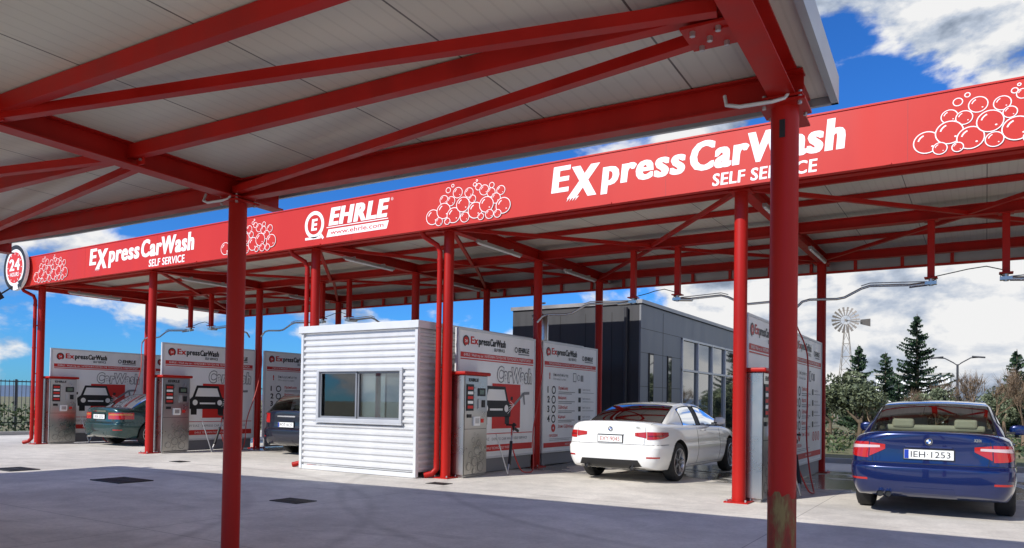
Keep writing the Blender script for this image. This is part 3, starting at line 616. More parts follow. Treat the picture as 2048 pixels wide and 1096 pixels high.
    def gf(a,b_):
        ia,ja=divmod(a,n); ib,jb=divmod(b_,n); A=min(ja,n-1-ja); Bq=min(jb,n-1-jb)
        if ia!=ib and A==Bq and A in(2,3): return .5
        if ia==ib and A>=3 and Bq>=3 and abs(gs[ia][0]-P['redge'])<.01: return .4
        return 0
    crease(me,gf)
    gh=evalmesh(me,[lambda o:(setattr(o.modifiers.new('s','SUBSURF'),'levels',3))])
    G=[[] for _ in range(5)]
    for p in gh.polygons: G[p.material_index].append(tuple(p.vertices))
    V=[v.co.copy() for v in gh.vertices]
    names=['roof','rear_window','side_window','windscreen','window_pillar']; mats=[PA,CGLASS,CGLASS,CGLASS,BLACK]
    for gi in range(5):
        if not G[gi]: continue
        sets=[G[gi]]
        if gi in(2,4):
            sets=[[f_ for f_ in G[gi] if sum(V[i].x for i in f_)>0],[f_ for f_ in G[gi] if sum(V[i].x for i in f_)<=0]]
        for F in sets:
            used=sorted({i for f_ in F for i in f_}); mp={a:b_ for b_,a in enumerate(used)}
            bb=B(); bb.add([V[i] for i in used],[[mp[i] for i in f_] for f_ in F],0,True)
            if gi in(1,2,3):
                cnt={}
                for f_ in F:
                    for a,b_ in zip(f_,f_[1:]+f_[:1]):
                        k=(min(a,b_),max(a,b_)); cnt[k]=cnt.get(k,0)+1
                for (a,b_),c in cnt.items():
                    if c==1: bb.cyl(V[a],V[b_],.010,1,5,cap=False)
            bb.obj(names[gi],e,[mats[gi],SEAL])
    allv=[v.co.copy() for v in body.vertices]; off=len(allv); allp=[tuple(p.vertices) for p in body.polygons]+[tuple(i+off for i in p.vertices) for p in gh.polygons]
    bv=BVHTree.FromPolygons(allv+V,allp)
    mko('body',body,e)
    def cast(o,d,fb,fn):
        h=bv.ray_cast(Vector(o),Vector(d))
        if not h[0]: return Vector(fb),Vector(fn)
        nn=h[1] if h[1].dot(Vector(d))<0 else -h[1]
        return h[0],nn
    def rear(x,z): return cast((x,-1,z),(0,1,0),(x,.1,z),(0,-1,0))
    def ang(t,z):
        t=math.radians(t); d=Vector((math.sin(t),-math.cos(t),0)); o=Vector((0,.95,z))+d*3; return cast(o,-d,o-d*2,d)
    def side(sx,y,z): return cast((sx*2,y,z),(-sx,0,0),(sx*w,y,z),(sx,0,0))
    def front(x,z): return cast((x,9,z),(0,-1,0),(x,P['L'],z),(0,1,0))
    def top(x,y): return cast((x,y,3),(0,0,-1),(x,y,1),(0,0,1))
    def patch(bb,fn,nu,nv,off,mat=0):
        vs=[];vi=[]
        for i in range(nu+1):
            for j in range(nv+1):
                p,nn=fn(i/nu,j/nv); vs.append(p+nn*off); vi.append(p-nn*.01)
        K=nv+1; F=[(i*K+j,i*K+j+1,(i+1)*K+j+1,(i+1)*K+j) for i in range(nu) for j in range(nv)]; bb.add(vs,F,mat,True)
        bd=[i*K for i in range(nu+1)]+[nu*K+j for j in range(1,nv+1)]+[i*K+nv for i in range(nu-1,-1,-1)]+[j for j in range(nv-1,0,-1)]
        q=len(vs); bb.add(vs+vi,[(a,b_,b_+q,a+q) for a,b_ in zip(bd,bd[1:]+bd[:1])],mat)
    def seam(bb,pts,r=.0035,mat=0): bb.tube([p for p,nn in pts],r,mat,5)
    for sx in (-1,1):
        for tl in P['tails']:
            bb=B(); t0,t1,zf0,zf1,mt=tl[:5]; of_=tl[5] if len(tl)>5 else .009
            def fn(u,v):
                t=t0+(t1-t0)*u; za,zc=zf0(u),zf1(u); return ang(sx*t,za+(zc-za)*v)
            patch(bb,fn,18,8,of_); bb.obj('tail_light',e,[mt])
        bb=B(); patch(bb,lambda u,v:front(sx*(.42+.34*u),.60+.12*v),8,3,.01); bb.obj('headlight',e,[LCLR])
        bb=B(); patch(bb,lambda u,v:ang(sx*(36+12*u),.43+.025*v),8,2,.004); bb.obj('reflector',e,[LRED])
    bb=B(); patch(bb,lambda u,v:front(-.3+.6*u,.52+.13*v),8,3,.008); bb.obj('grille',e,[BLACK])
    tw=P.get('lidw',.66); lz=.652; zt=P['lidt']
    def gap(pts,r=.0035):
        g_=B(); seam(g_,pts,r); g_.obj('panel_gap',e,[SEAL])
    for sx in(-1,1):
        gap([rear(sx*(tw*.92+.02*math.sin(i/10*1.57)),lz+(zt-lz)*i/12) for i in range(12)])
        gap([top(sx*.70*w/.9,y) for y in [.16+.05*i for i in range(int((P['gs'][0][0]-.2)/.05))]]) if P['gs'][0][0]>.35 else None
        for ys in P['doors']:
            gap([side(sx,ys,zz) for zz in [.27+.05*i for i in range(int((P['belt']-.27)/.05)+1)]])
        gap([side(sx,y,.27) for y in [P['ax'][0]+.5+.1*i for i in range(int((P['ax'][1]-P['ax'][0]-.9)/.1))]])
    gap([ang(t,.648) for t in range(-62,63,4)],.005)
    bb=B(); vw=P.get('valw',.42); patch(bb,lambda u,v:rear((-vw+2*vw*u)*(1-.14*v),.245+P.get('valh',.12)*v),14,3,.006)
    bb.obj('bumper_insert',e,[BLACK if P.get('valblack',1) else PA])
    for ex in P['exh']:
        p,_=rear(ex,.30); bb=B(); bb.cyl((ex,p.y-.05,.27),(ex,p.y+.12,.27),.038,0,18,cap=False); bb.cyl((ex,p.y-.03,.27),(ex,p.y+.1,.27),.034,1,18); bb.obj('exhaust_pipe',e,[CHR,BLACK])
    pw=P.get('pw',.26); p,_=rear(0,P['pz']); bb=B(); Y=p.y-.022
    bb.bb((-pw,Y,P['pz']-.056),(pw,Y+.02,P['pz']+.056),0); bb.bb((-pw-.01,Y+.004,P['pz']-.066),(pw+.01,Y+.03,P['pz']+.066),1)
    if P['plate'][1]: bb.rect(-pw+.003,P['pz']-.053,-pw+.05,P['pz']+.053,Y-.002,2)
    bb.text(P['plate'][0],.02 if P['plate'][1] else 0,P['pz']-.035,.07,Y-.002,3,w=pw*1.6,bold=.0,al='c'); bb.obj('number_plate',e,[WHITE,BLACK,EUB,BLACK if P['plate'][2]==0 else PRED])
    bb=B(); p,_=rear(0,P['pz']+.09); bb.box((0,p.y-.008,P['pz']+.085),(.50,.03,.022)); bb.obj('boot_handle',e,[PA],bev=.006)
    if P.get('badge'):
        z=P['badge']; p,_=rear(0,z); Y=p.y-.012; bb=B(); bb.cyl((0,Y+.02,z),(0,Y,z),.042,0,24); bb.disc(0,z,.037,Y-.001,1,24); q=.026
        for a0,mm in ((90,2),(270,2),(0,3),(180,3)):
            bb.poly([(0,z)]+[(q*math.cos(math.radians(a0+k*15)),z+q*math.sin(math.radians(a0+k*15))) for k in range(7)],Y-.003,mm)
        bb.obj('badge',e,[CHR,BLACK,WHITE,PBL])
    elif P.get('strip'):
        z=P['strip']; bb=B(); patch(bb,lambda u,v:rear(-.3+.6*u,z+.03*v),8,1,.012); bb.obj('badge',e,[CHR])
    for (tx,xx,zz) in P.get('script',[]):
        p,_=rear(xx,zz); bb=B(); bb.text(tx,xx,zz,.03,p.y-.02,0,bold=.03,al='c'); bb.obj('model_script',e,[CHR])
    for sx in(-1,1):
        ym=P['mir']; zm=P['belt']+.04; bb=B(); c=Vector((sx*(w+.075),ym,zm)); vs=[]
        nu,nv=14,9
        for i in range(nv+1):
            ph=math.pi*i/nv
            for j in range(nu):
                th=2*math.pi*j/nu; x_=math.sin(ph)*math.cos(th); z_=math.cos(ph); y_=math.sin(ph)*math.sin(th)
                vs.append(c+Vector((.115*math.copysign(abs(x_)**.75,x_),.07*y_*(1 if y_>0 else .35),.072*math.copysign(abs(z_)**.75,z_))))
        fs=[(i*nu+j,i*nu+(j+1)%nu,(i+1)*nu+(j+1)%nu,(i+1)*nu+j) for i in range(nv) for j in range(nu)]
        bb.add(vs,fs,0,True); bb.beam((sx*(w-.08),ym,zm-.05),(sx*(w+.03),ym,zm-.04),.05,.03,1); bb.obj('wing_mirror',e,[PA,BLACK])
        for yh in P['handles']:
            p,_=side(sx,yh,P['belt']-.13); bb=B(); bb.tube([(p.x,yh-.09,p.z),(p.x+sx*.025,yh-.07,p.z),(p.x+sx*.03,yh,p.z+.003),(p.x+sx*.025,yh+.07,p.z),(p.x,yh+.09,p.z)],.011,0,8); bb.obj('door_handle',e,[PA])
    bb=B(); sc=P['seat']; zb=P['belt']
    bb.bb((-.66,P['gs'][0][0]+.12,zb-.02),(.66,P['gs'][-1][0]-.25,zb+.038),1)
    def soft(x,y,z,a,b_,c,m,t=0): bb.box((x,y,z),(a,b_,c),m,rx=t)
    ry=P['gs'][0][0]+.66; soft(0,ry+.04,zb+.07,1.15,.12,.08,0)
    for x in (-.36,.36): soft(x,ry,zb+.13,.26,.09,.12,0); soft(x,P['fs'],zb+.12,.46,.14,.20,0,-.15); soft(x,P['fs']-.04,zb+.28,.26,.10,.15,0,-.1)
    bb.obj('seats',e,[sc,BLACK],bev=.03)
    for yw in P['ax']:
        for sx in(-1,1):
            wb=B(); R=P['wr']; tw_=.21
            wh=bpy.data.objects.new('wheel',None); COL.objects.link(wh); wh.parent=e; wh.location=(sx*(w-.125),yw,R)
            wb.lathe_x([(-tw_/2,R*.70),(-tw_/2-.005,R*.80),(-tw_/2+.01,R*.94),(-tw_/2+.035,R*.993),(-.03,R),(.03,R),(tw_/2-.035,R*.993),(tw_/2-.01,R*.94),(tw_/2+.005,R*.80),(tw_/2,R*.70)],0,(0,0),0,44); wb.obj('tyre',wh,[RUB])
            wb=B(); s=sx; ro=R*.71
            wb.lathe_x([(s*.10,ro+.004),(s*.112,ro-.008),(s*.10,ro-.02),(s*.02,ro-.04),(-s*.06,ro-.05)],0,(0,0),0,40)
            wb.cyl((-s*.05,0,0),(-s*.03,0,0),ro-.04,1,30); wb.cyl((s*.0,0,0),(s*.085,0,0),.055,0,18); wb.cyl((s*.085,0,0),(s*.09,0,0),.03,1,12)
            ns=P.get('spk',5)
            for k in range(ns):
                for dt in ((-.16,.16) if ns<8 else (0,)):
                    t=2*math.pi*k/ns+dt; t0=2*math.pi*k/ns; d=Vector((0,math.cos(t),math.sin(t))); d0=Vector((0,math.cos(t0),math.sin(t0)))
                    wb.beam(Vector((s*.075,0,0))+d0*.04,Vector((s*.09,0,0))+d*(ro-.015),.024,.022,0)
            wb.obj('rim',wh,[RIM,BLACK])
    return e
TAN=M('tan_leather',(.42,.25,.12),.6); BEI=M('beige_seats',(.62,.56,.40),.7); DGS=M('dark_seats',(.03,.03,.03),.8)
L0=lambda a,b:(lambda u:a+(b-a)*u)
sedan_st=[(0.0,.48,.30,.915,.99),(.025,.77,.27,.92,1.01),(.09,.92,.24,.93,1.02),(.22,.97,.21,.94,1.02),(.45,.995,.20,.945,1.02),(.8,1,.2,.95,1.01),(1.4,1,.2,.945,.97),(2.0,.995,.2,.935,.955),(2.7,.99,.2,.92,.945),(3.3,.985,.2,.90,.96),(3.8,.97,.2,.84,.89),(4.2,.93,.22,.76,.80),(4.42,.84,.26,.68,.72),(4.52,.55,.32,.62,.66)]
blue=dict(hw=.905,L=4.52,paint=paint('metallic_blue',(.003,.014,.09),.35,.22),st=sedan_st,wr=.32,ax=(.97,3.73),belt=.99,redge=1.22,
  gs=[(.50,1.00,.73),(.56,1.03,.73),(.88,1.21,.685),(1.22,1.365,.635),(1.45,1.405,.615),(1.98,1.42,.61),(2.06,1.42,.61),(2.55,1.405,.61),(2.95,1.25,.64),(3.30,1.05,.70),(3.42,.99,.71)],rg=1.25,wg=2.75,sg=(1.0,3.2),pil=[(1.97,2.07)],
  tails=[(28,36.6,lambda u:.815-.095*u,L0(.87,.89),LRED),(37.2,60,lambda u:.70+.09*u*u,lambda u:.895-.01*u,LRED),(31,50,L0(.83,.81),L0(.858,.855),LCLR,.012)],lidt=.97,lidw=.66,exh=(-.52,-.43),pz=.765,plate=('IEH·1253',1,0),badge=.92,script=[('320i',.50,.935)],doors=(1.35,2.05,3.05),mir=2.72,handles=(1.62,2.35),seat=BEI,fs=2.15,valblack=0,valw=.3)
make_car((-.58,10.22,0),blue,'metallic dark blue four door sedan parked in open wash bay')
white=dict(blue); white.update(hw=.89,paint=paint('gloss_white',(.80,.80,.78),0,.25),redge=1.34,
  gs=[(.56,1.00,.73),(.64,1.03,.72),(.98,1.19,.67),(1.34,1.31,.615),(1.62,1.35,.59),(2.05,1.362,.585),(2.12,1.362,.585),(2.55,1.345,.59),(2.98,1.20,.63),(3.34,1.03,.70),(3.46,.98,.71)],rg=1.4,wg=2.8,sg=(1.2,3.2),pil=[(2.04,2.13)],
  tails=[(27,36.6,L0(.79,.76),L0(.845,.86),LRED),(37.2,62,lambda u:.735+.06*u*u,lambda u:.863-.01*u,LRED),(38,54,L0(.785,.79),L0(.805,.808),LDK,.012)],exh=(-.42,.42),valblack=1,valw=.60,valh=.15,pz=.735,pw=.225,plate=('EXY·9045',0,1),badge=.90,script=[('335i',.50,.92)],doors=(1.85,3.05),handles=(2.15,),seat=TAN,wr=.335)
make_car((-5.36,11.55,0),white,'glossy white two door coupe with twin exhausts in wash bay',rz=math.radians(-2))
green=dict(blue); green.update(hw=.90,paint=paint('dark_green_metallic',(.008,.045,.045),.4,.28),tails=[(25,62,L0(.72,.72),L0(.89,.89),LRED),(26,60,L0(.82,.82),L0(.86,.86),LAMB,.012)],exh=(-.5,),pz=.78,plate=('EKK-3333',0,0),badge=None,strip=.91,script=[('E200',-.48,.93)],seat=DGS,spk=8)
make_car((-19.9,10.95,0),green,'dark green older four door sedan parked beside coin machine')
hst=[(0.0,.52,.31,.94,1.02),(.02,.80,.28,.95,1.04),(.075,.925,.24,.96,1.04),(.20,.972,.21,.96,1.04),(.45,.995,.20,.96,1.02),(.8,1,.2,.96,1.01)]+sedan_st[6:]
navy=dict(blue); navy.update(hw=.88,paint=paint('navy_blue',(.004,.006,.02),.3,.28),st=hst,redge=.45,gs=[(.10,1.0,.72),(.14,1.06,.70),(.28,1.28,.64),(.45,1.40,.61),(.7,1.45,.60),(1.7,1.48,.60),(1.78,1.48,.60),(2.45,1.45,.605),(2.9,1.28,.64),(3.28,1.06,.70),(3.4,.99,.71)],rg=.46,wg=2.65,sg=(.6,3.1),pil=[(1.69,1.79)],tails=[(33,58,L0(.76,.78),L0(.98,.98),LRED)],exh=(-.5,),pz=.72,plate=('POT·4127',1,0),badge=None,strip=.90,script=[],seat=DGS,fs=1.95,lidt=1.0)
make_car((-13.75,11.9,0),navy,'near black hatchback parked in bay beside the kiosk')
# ---------------------------------------------------------------- dark building
bd=thing('service_building',(-9.7,23,0),'flat roofed charcoal and grey clad building with glazed shopfront','building')
bx0,bx1,by0,by1,bz=-11.7,-7.75,18.5,31,4.0
b=B(); b.bb((bx0,by0,0),(bx1,by1,bz),0)
for i in range(1,5): b.bb((bx0+.79*i-.008,by0-.004,.1),(bx0+.79*i+.008,by0-.0005,bz-.2),1)
b.obj('wall',bd,[CHAR,BLACK],w=True)
b=B(); b.bb((bx1+.001,by0-.001,.0),(bx1+.05,21.6,bz-.02)); b.bb((bx1+.001,21.6,3.35),(bx1+.05,by1,bz-.02))
b.obj('side_cladding',bd,[CLADG],w=True)
b=B()
for z in (.9,1.8,2.7,3.34): b.bb((bx1+.05,by0,z),(bx1+.053,21.6,z+.012))
b.bb((bx1+.05,20.1,0.1),(bx1+.0535,20.115,bz-.1)); b.obj('cladding_joint',bd,[BLACK],w=True)
b=B(); b.bb((bx0-.05,by0-.05,bz),(bx1+.10,by1+.05,bz+.10)); b.obj('roof',bd,[M('roof_flashing',(.30,.31,.33),.4,.5)],w=True)
for yy in (19.05,20.45):
    b=B(); b.bb((bx1+.04,yy,1.35),(bx1+.075,yy+.32,2.72)); w_=b.obj('window',bd,[BLACK],w=True); b=B(); b.bb((bx1+.076,yy+.04,1.40),(bx1+.080,yy+.28,2.67)); o=b.obj('pane',w_,[BGLASS]); o.location=-Vector(bd.location)
b=B(); b.bb((bx1+.002,21.62,.05),(bx1+.02,by1-.1,3.34)); b.obj('shop_glass',bd,[BGLASS],w=True)
b=B(); y=21.62
while y<by1:
    b.bb((bx1+.0205,y,.02),(bx1+.09,y+.07,3.34)); y+=1.45
for z in (.02,2.35,3.28): b.bb((bx1+.021,21.62,z),(bx1+.085,by1-.1,z+.06))
b.obj('shopfront_frame',bd,[TRIM],w=True)
b=B(); b.cyl((-8.1,by0-.07,0),(-8.1,by0-.07,3.9),.05,0,12); b.obj('downpipe',bd,[CHAR],w=True)
# ---------------------------------------------------------------- vegetation
def leaves(b,c,r,n,s,mats):
    for _ in range(n):
        while True:
            v=Vector((random.uniform(-1,1),random.uniform(-1,1),random.uniform(-1,1)))
            if v.length<1: break
        v=v.normalized()*(v.length**.5)
        p=Vector(c)+Vector((v.x*r[0],v.y*r[1],v.z*r[2])); a=Vector((random.gauss(0,1),random.gauss(0,1),random.gauss(0,1))).normalized(); d=a.cross(Vector((random.gauss(0,1),random.gauss(0,1),random.gauss(0,1)))).normalized(); q=s*random.uniform(.5,1.2)
        b.add([p-a*q,p+d*q*.45,p+a*q,p-d*q*.45],[(0,1,2,3)],random.choice(mats))
def limb(b,p,d,L,r,dep,tips,mat=0,spread=.6,seg=6):
    q=p+d*L*.5+Vector((random.uniform(-.05,.05),random.uniform(-.05,.05),0))*L; e=p+d*L; b.tube([p,q,e],[r,r*.8,r*.6],mat,seg)
    if dep==0: tips.append(e); return
    for _ in range(random.choice((2,3,3))):
        nd=(d+Vector((random.gauss(0,spread),random.gauss(0,spread),random.uniform(-.1,.4)))).normalized(); limb(b,e,nd,L*random.uniform(.6,.82),r*.58,dep-1,tips,mat,spread,max(3,seg-1))
def broad(name,label,cat,h,r,mats,mi,n,grp):
    e=thing(name,(0,0,0),label,cat,group=grp); b=B(); tips=[]
    limb(b,Vector((0,0,0)),Vector((.05,.03,1)).normalized(),h*.33,h*.045,3,tips,0,.55); b.obj('trunk',e,[BARK]); b=B()
    for i in range(26):
        c=random.choice(tips)+Vector((random.gauss(0,r*.22),random.gauss(0,r*.22),random.gauss(0,h*.08))); q=r*random.uniform(.2,.42); leaves(b,c,(q,q,q*.75),n//26,.08,random.choice(mi))
    b.obj('crown',e,mats); return e
def bare(h,label):
    e=thing('bare_tree',(0,0,0),label,'tree',group='leafless trees beyond the forecourt'); b=B(); tips=[]
    limb(b,Vector((0,0,0)),Vector((0,0,1)),h*.26,h*.028,5,tips,0,.42,5); b.obj('trunk',e,[TWIG]); b=B()
    for t in tips:
        for _ in range(6):
            d=Vector((random.gauss(0,.5),random.gauss(0,.5),random.uniform(0,1))).normalized()*random.uniform(.2,.5); s=d.cross(Vector((0,0,1))).normalized()*.008; b.add([t-s,t+s,t+d],[(0,1,2)],0)
    b.obj('crown',e,[TWIG]); return e
def fir(h,label,seed):
    random.seed(seed)
    e=thing('fir_tree',(0,0,0),label,'tree',group='conifers beyond the forecourt'); b=B(); b.tube([(0,0,0),(0.02,0,h*.5),(0,0,h)],[h*.022,h*.014,.01],0,8); b.obj('trunk',e,[BARK]); b=B()
    nbr=int(42*h)
    for i in range(nbr):
        t=(i+random.random())/nbr; t=t**1.15; z=h*(.08+.90*t); R=(h*.25*(1-t)**.9+.06)*random.choice((.6,.8,1,1,1.2,1.45))
        a=random.uniform(0,6.28); dr=Vector((math.cos(a),math.sin(a),0)); sd=Vector((-dr.y,dr.x,0)); m=random.choice((0,0,1)); ns=max(4,int(R/.09))
        rise=random.uniform(-.05,.30)
        for s in range(ns):
            f=(s+.5)/ns; c=dr*R*f+Vector((0,0,z+rise*R*f-.30*R*f*(1-f)+.10*R*f*f)); wd=.20*R*(1-f*.7)+.04
            for sg_ in (-1,1):
                tip=c+sd*sg_*wd*random.uniform(.7,1.5)+dr*random.uniform(.05,.16)+Vector((0,0,random.uniform(-.10,.05))); b.add([c-dr*.05,c+dr*.07,tip],[(0,1,2)],m)
            for _ in range(2): b.add([c-dr*.04,c+dr*.10,c+dr*random.uniform(0,.08)+sd*random.uniform(-.08,.08)+Vector((0,0,-random.uniform(.08,.18)))],[(0,1,2)],m)
    b.obj('crown',e,[FIR1,FIR2]); return e
fA=fir(6.4,'tall dark green fir tree with irregular branches',3); fA.location=(-3.1,45,0)
fB=fir(4.6,'small dark green fir tree behind bushes',5); fB.location=(-5.55,42,0)
dup(fB,(-4.35,42.5,0),1.3,(.95,.95,.92)); dup(fB,(-3.6,41.0,0),2.0,(.7,.7,.6)); dup(fB,(1.3,45,0),2.2,.96); dup(fB,(-5.0,40,0),.5,.62)
random.seed(11)
oA=broad('olive_tree','rounded grey green olive tree','tree',2.45,1.3,[LFO,LFO2],[(0,),(0,1),(0,1),(1,)],7000,'olive trees beyond the forecourt'); oA.location=(-3.6,27.5,0)
for x,y,s,r in ((-5.4,33,.9,1),(-1.3,36,.85,2),(1.2,34,.85,3),(-2.6,33,.75,4),(2.6,38,.95,.4),(.3,39,.95,5),(-4.4,37,.85,2.5)): dup(oA,(x,y,0),r,s)
rA=bare(2.9,'bare brown branched tree without leaves'); rA.location=(.1,30,0)
for x,y,s,r in ((1.0,29,.95,1),(-.8,34,1.05,2),(-2.2,37,1.0,3),(1.8,33,1.0,4),(-3.7,32,.8,5),(-1.6,29,.7,.6),(.6,36,1.15,1.7)): dup(rA,(x,y,0),r,s)
b=B()
for i in range(420):
    x=random.uniform(-60,40); y=random.uniform(55,75); s=random.uniform(.6,1.5); leaves(b,(x,y,s*.6),(s,s,s*.7),40,.22,random.choice(((0,),(1,),(0,1),(2,))))
o=b.obj('distant_shrubs',None,[LF1,LF2,LFB]); o['kind']='stuff'; single(o,'low scrub and hedges along the far field edge','shrubs')
b=B()
for i in range(120):
    x=random.uniform(-7,6); y=random.uniform(22.5,40); s=random.uniform(.2,.5); leaves(b,(x,y,s*.5),(s,s,s*.6),45,.09,random.choice(((0,),(1,),(2,),(2,3),(0,1))))
o=b.obj('rough_scrub',None,[LF1,LF2,LFB,LFO]); o['kind']='stuff'; single(o,'rough grass and weeds behind the bays','scrub')
b=B()
for i in range(120):
    y=8+i*.28; leaves(b,(-28.6+random.uniform(-.2,.2),y,.5),(.5,.35,.55),80,.09,random.choice(((0,),(1,),(0,1))))
o=b.obj('hedge',None,[LF1,LF2]); single(o,'low clipped green hedge beside the forecourt fence','hedge')
fe=thing('fence',(-30,20,0),'dark metal rail fence behind a green hedge','fence')
for i in range(14):
    b=B(); b.bb((-30.03,6+i*2.5-.03,0),(-29.97,6+i*2.5+.03,1.9)); b.obj('post',fe,[CHAR],w=True)
b=B()
for z in (.3,1.8): b.bb((-30.015,6,z),(-29.985,38.5,z+.04))
i=0
while i<32.5/.14: b.bb((-30.008,6+i*.14-.008,.2),(-29.992,6+i*.14+.008,1.88)); i+=1
b.obj('railings',fe,[CHAR],w=True)
pm=thing('palm_tree',(-62,33,0),'small distant palm tree','tree'); b=B(); b.tube([(0,0,0),(.1,0,2),(.05,0,3.0)],[.22,.18,.15],0,8); b.obj('trunk',pm,[BARK]); b=B()
for k in range(18):
    a=k*2.4; up=random.uniform(.1,.9)
    for s in range(10):
        t=s/10*1.9; c=Vector((math.cos(a)*t,math.sin(a)*t,3.0+up*t-.42*t*t)); sd=Vector((-math.sin(a),math.cos(a),-.3))
        for sg_ in(-1,1): b.add([c,c+Vector((math.cos(a)*.12,math.sin(a)*.12,0)),c+sd*sg_*.35+Vector((math.cos(a)*.2,math.sin(a)*.2,-.2))],[(0,1,2)],0)
b.obj('crown',pm,[LF1])
WPM=M('weathered_windmill_metal',(.26,.23,.20),.6,.2)
wp=thing('wind_pump',(-10.2,70,0),'weathered multi bladed wind pump on lattice tower','windmill')
b=B()
for sx in(-1,1):
    for sy in(-1,1): b.beam((sx*.85,sy*.85,0),(sx*.12,sy*.12,8.6),.05,.05)
for k in range(7):
    z=1.1*k+.3; z2=z+1.1; a=.85-.085*z; a2=.85-.085*z2
    for (p,q) in (((-1,-1),(1,-1)),((1,-1),(1,1)),((1,1),(-1,1)),((-1,1),(-1,-1))):
        b.beam((p[0]*a,p[1]*a,z),(q[0]*a2,q[1]*a2,z2),.03,.03); b.beam((p[0]*a,p[1]*a,z),(q[0]*a,q[1]*a,z),.03,.03)
b.obj('tower',wp,[WPM])
b=B(); C=Vector((0,-.5,8.9))
for k in range(18):
    a=2*math.pi*k/18; d=Vector((math.cos(a),0,math.sin(a))); s=Vector((-math.sin(a),.6,math.cos(a))).normalized()
    b.add([C+d*.42-s*.04,C+d*.42+s*.04,C+d*1.12+s*.12,C+d*1.12-s*.12],[(0,1,2,3)])
for R in (.42,.85): b.tube([C+Vector((math.cos(k*.3927)*R,0.03,math.sin(k*.3927)*R)) for k in range(16)],.018,0,5,closed=True)
for k in range(6): a=k*1.047; b.beam(C,C+Vector((math.cos(a),0,math.sin(a)))*.85,.02,.02)
b.cyl(C,C+Vector((0,.6,0)),.10); b.obj('wheel',wp,[WPM])
b=B(); b.beam((0,0,8.9),(1.0,1.6,8.9),.05,.05); b.add([(.9,1.5,8.7),(1.6,2.4,8.55),(1.6,2.4,9.25),(.9,1.5,9.1)],[(0,1,2,3)]); b.obj('tail_vane',wp,[WPM])
sl=thing('street_lamp',(-.97,35,0),'grey double headed street lamp','street lamp'); b=B(); b.cyl((0,0,0),(0,0,3.15),.06,0,12,r1=.04); b.tube([(-.75,0,3.42),(-.45,0,3.40),(-.15,0,3.22),(0,0,3.1),(.15,0,3.22),(.45,0,3.40),(.75,0,3.42)],.025,0,6); b.obj('pole',sl,[CHAR])
for sx in(-1,1): b=B(); b.box((sx*.72,0,3.43),(.46,.16,.06),0,ry=sx*.10); b.obj('lamp_head',sl,[CHAR],bev=.02)
hs=thing('house',(-6.5,90,0),'small white rendered house beyond the trees','house'); b=B(); b.bb((-3.4,-2,0),(3.4,4,4.9)); b.obj('wall',hs,[WHITE]); b=B(); b.bb((-3.6,-2.2,4.9),(3.6,4.2,5.1)); b.obj('roof',hs,[CONC])
for x in (-2,.2,2): b=B(); b.bb((x-.4,-2.02,3.0),(x+.4,-1.98,4.1)); b.obj('window',hs,[BGLASS])
b=B(); b.bb((-3.35,15.0,.0),(-3.05,15.3,.30)); o=b.obj('concrete_block',None,[CONC],bev=.02); single(o,'small pale concrete block beside column','block')
st_=thing('tree_stump',(-2.35,20.6,0),'short sawn tree stump on rough ground','stump'); b=B(); b.cyl((0,0,0),(0,0,.45),.2,0,14,r1=.16); b.obj('trunk',st_,[BARK])
# ---------------------------------------------------------------- light
TR=Vector((1.6,4.15,-3.3)); sd=bpy.data.lights.new('sun','SUN'); sd.energy=5.0; sd.angle=math.radians(.5); sd.color=(1,.955,.87)
so=bpy.data.objects.new('sun',sd); COL.objects.link(so); so.rotation_euler=TR.to_track_quat('-Z','Y').to_euler()
w=bpy.data.worlds.new('World'); S.world=w; w.use_nodes=True; nt=w.node_tree; n=nt.nodes; l=nt.links
for x in list(n): n.remove(x)
out=n.new('ShaderNodeOutputWorld'); sky=n.new('ShaderNodeTexSky'); sky.sky_type='NISHITA'; sky.sun_disc=False; sky.sun_elevation=math.radians(36); sky.sun_rotation=math.radians(200.6); sky.air_density=1.0; sky.dust_density=.2; sky.ozone_density=3.0
mul=n.new('ShaderNodeMix'); mul.data_type='RGBA'; mul.blend_type='MULTIPLY'; mul.inputs[0].default_value=1; mul.inputs[7].default_value=(.28,.82,1.60,1); l.new(sky.outputs[0],mul.inputs[6])
bg1=n.new('ShaderNodeBackground'); bg1.inputs[1].default_value=.095; l.new(mul.outputs[2],bg1.inputs[0])
tc=n.new('ShaderNodeTexCoord'); sp=n.new('ShaderNodeSeparateXYZ'); l.new(tc.outputs['Generated'],sp.inputs[0])
def mth(op,a,b=None,c=None,cl=False):
    k=n.new('ShaderNodeMath'); k.operation=op; k.use_clamp=cl
    for i,x in enumerate((a,b,c)):
        if x is None: continue
        if isinstance(x,(int,float)): k.inputs[i].default_value=x
        else: l.new(x,k.inputs[i])
    return k.outputs[0]
def mr(x,a,b,c,d):
    k=n.new('ShaderNodeMapRange'); k.interpolation_type='SMOOTHSTEP'
    for i,q in enumerate((a,b,c,d)): k.inputs[i+1].default_value=q
    l.new(x,k.inputs[0]); return k.outputs[0]
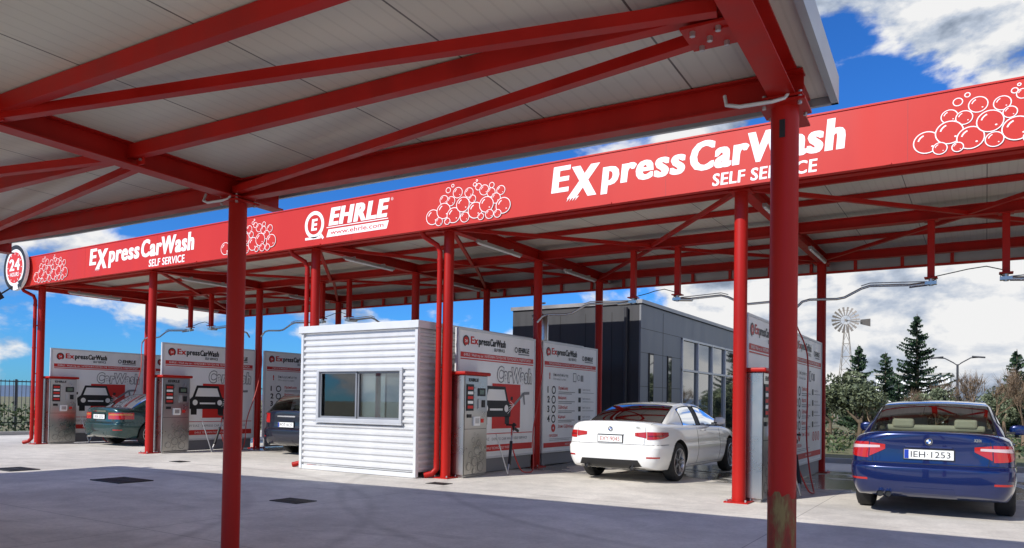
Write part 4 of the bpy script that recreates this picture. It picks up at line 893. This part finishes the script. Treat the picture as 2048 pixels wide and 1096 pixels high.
def nz(off,scale=2.6,detail=12):
    mp=n.new('ShaderNodeMapping'); mp.inputs['Scale'].default_value=(2.0,2.0,4.0); mp.inputs['Location'].default_value=off; l.new(tc.outputs['Generated'],mp.inputs[0])
    k=n.new('ShaderNodeTexNoise'); k.inputs['Scale'].default_value=scale; k.inputs['Detail'].default_value=detail; k.inputs['Roughness'].default_value=.55; k.inputs['Distortion'].default_value=.15; l.new(mp.outputs[0],k.inputs['Vector']); return k.outputs[0]
O=(3.1,1.7,.4)
N1=nz(O); N2=nz((O[0]-.03,O[1]-.045,O[2]+.08))
rt=n.new('ShaderNodeVectorMath'); rt.operation='DOT_PRODUCT'; rt.inputs[1].default_value=(.8453,.5344,0); l.new(tc.outputs['Generated'],rt.inputs[0])
R_=mr(rt.outputs['Value'],-.12,.28,-.07,.055); E_=mr(sp.outputs[2],.10,.22,.075,0)
dens=mth('ADD',mth('ADD',N1,R_),E_)
den=mr(dens,.50,.585,0,1)
lit=mth('ADD',mth('MULTIPLY',mth('SUBTRACT',N1,N2),4.2),.70,cl=True)
thick=mr(dens,.64,.85,1,.80); lit2=mth('MULTIPLY',lit,thick)
cr=n.new('ShaderNodeValToRGB'); e=cr.color_ramp.elements; e[0].position=.15; e[0].color=(.26,.32,.42,1); e[1].position=.74; e[1].color=(.97,.97,.97,1); x=e.new(.45); x.color=(.54,.61,.73,1); l.new(lit2,cr.inputs[0])
bg2=n.new('ShaderNodeBackground'); bg2.inputs[1].default_value=.92; l.new(cr.outputs[0],bg2.inputs[0])
mx=n.new('ShaderNodeMixShader'); l.new(den,mx.inputs[0]); l.new(bg1.outputs[0],mx.inputs[1]); l.new(bg2.outputs[0],mx.inputs[2]); l.new(mx.outputs[0],out.inputs[0])
# ---------------------------------------------------------------- camera
cd=bpy.data.cameras.new('camera'); cam=bpy.data.objects.new('camera',cd); COL.objects.link(cam); S.camera=cam
cd.sensor_width=36; cd.lens=26.37; cd.shift_y=.111; cd.clip_start=.05; cd.clip_end=4000
cam.matrix_world=Matrix.Translation((0,0,1.3))@Matrix.Rotation(math.radians(32.3),4,'Z')@Matrix.Rotation(math.radians(91.2),4,'X')@Matrix.Rotation(math.radians(.9),4,'Z')
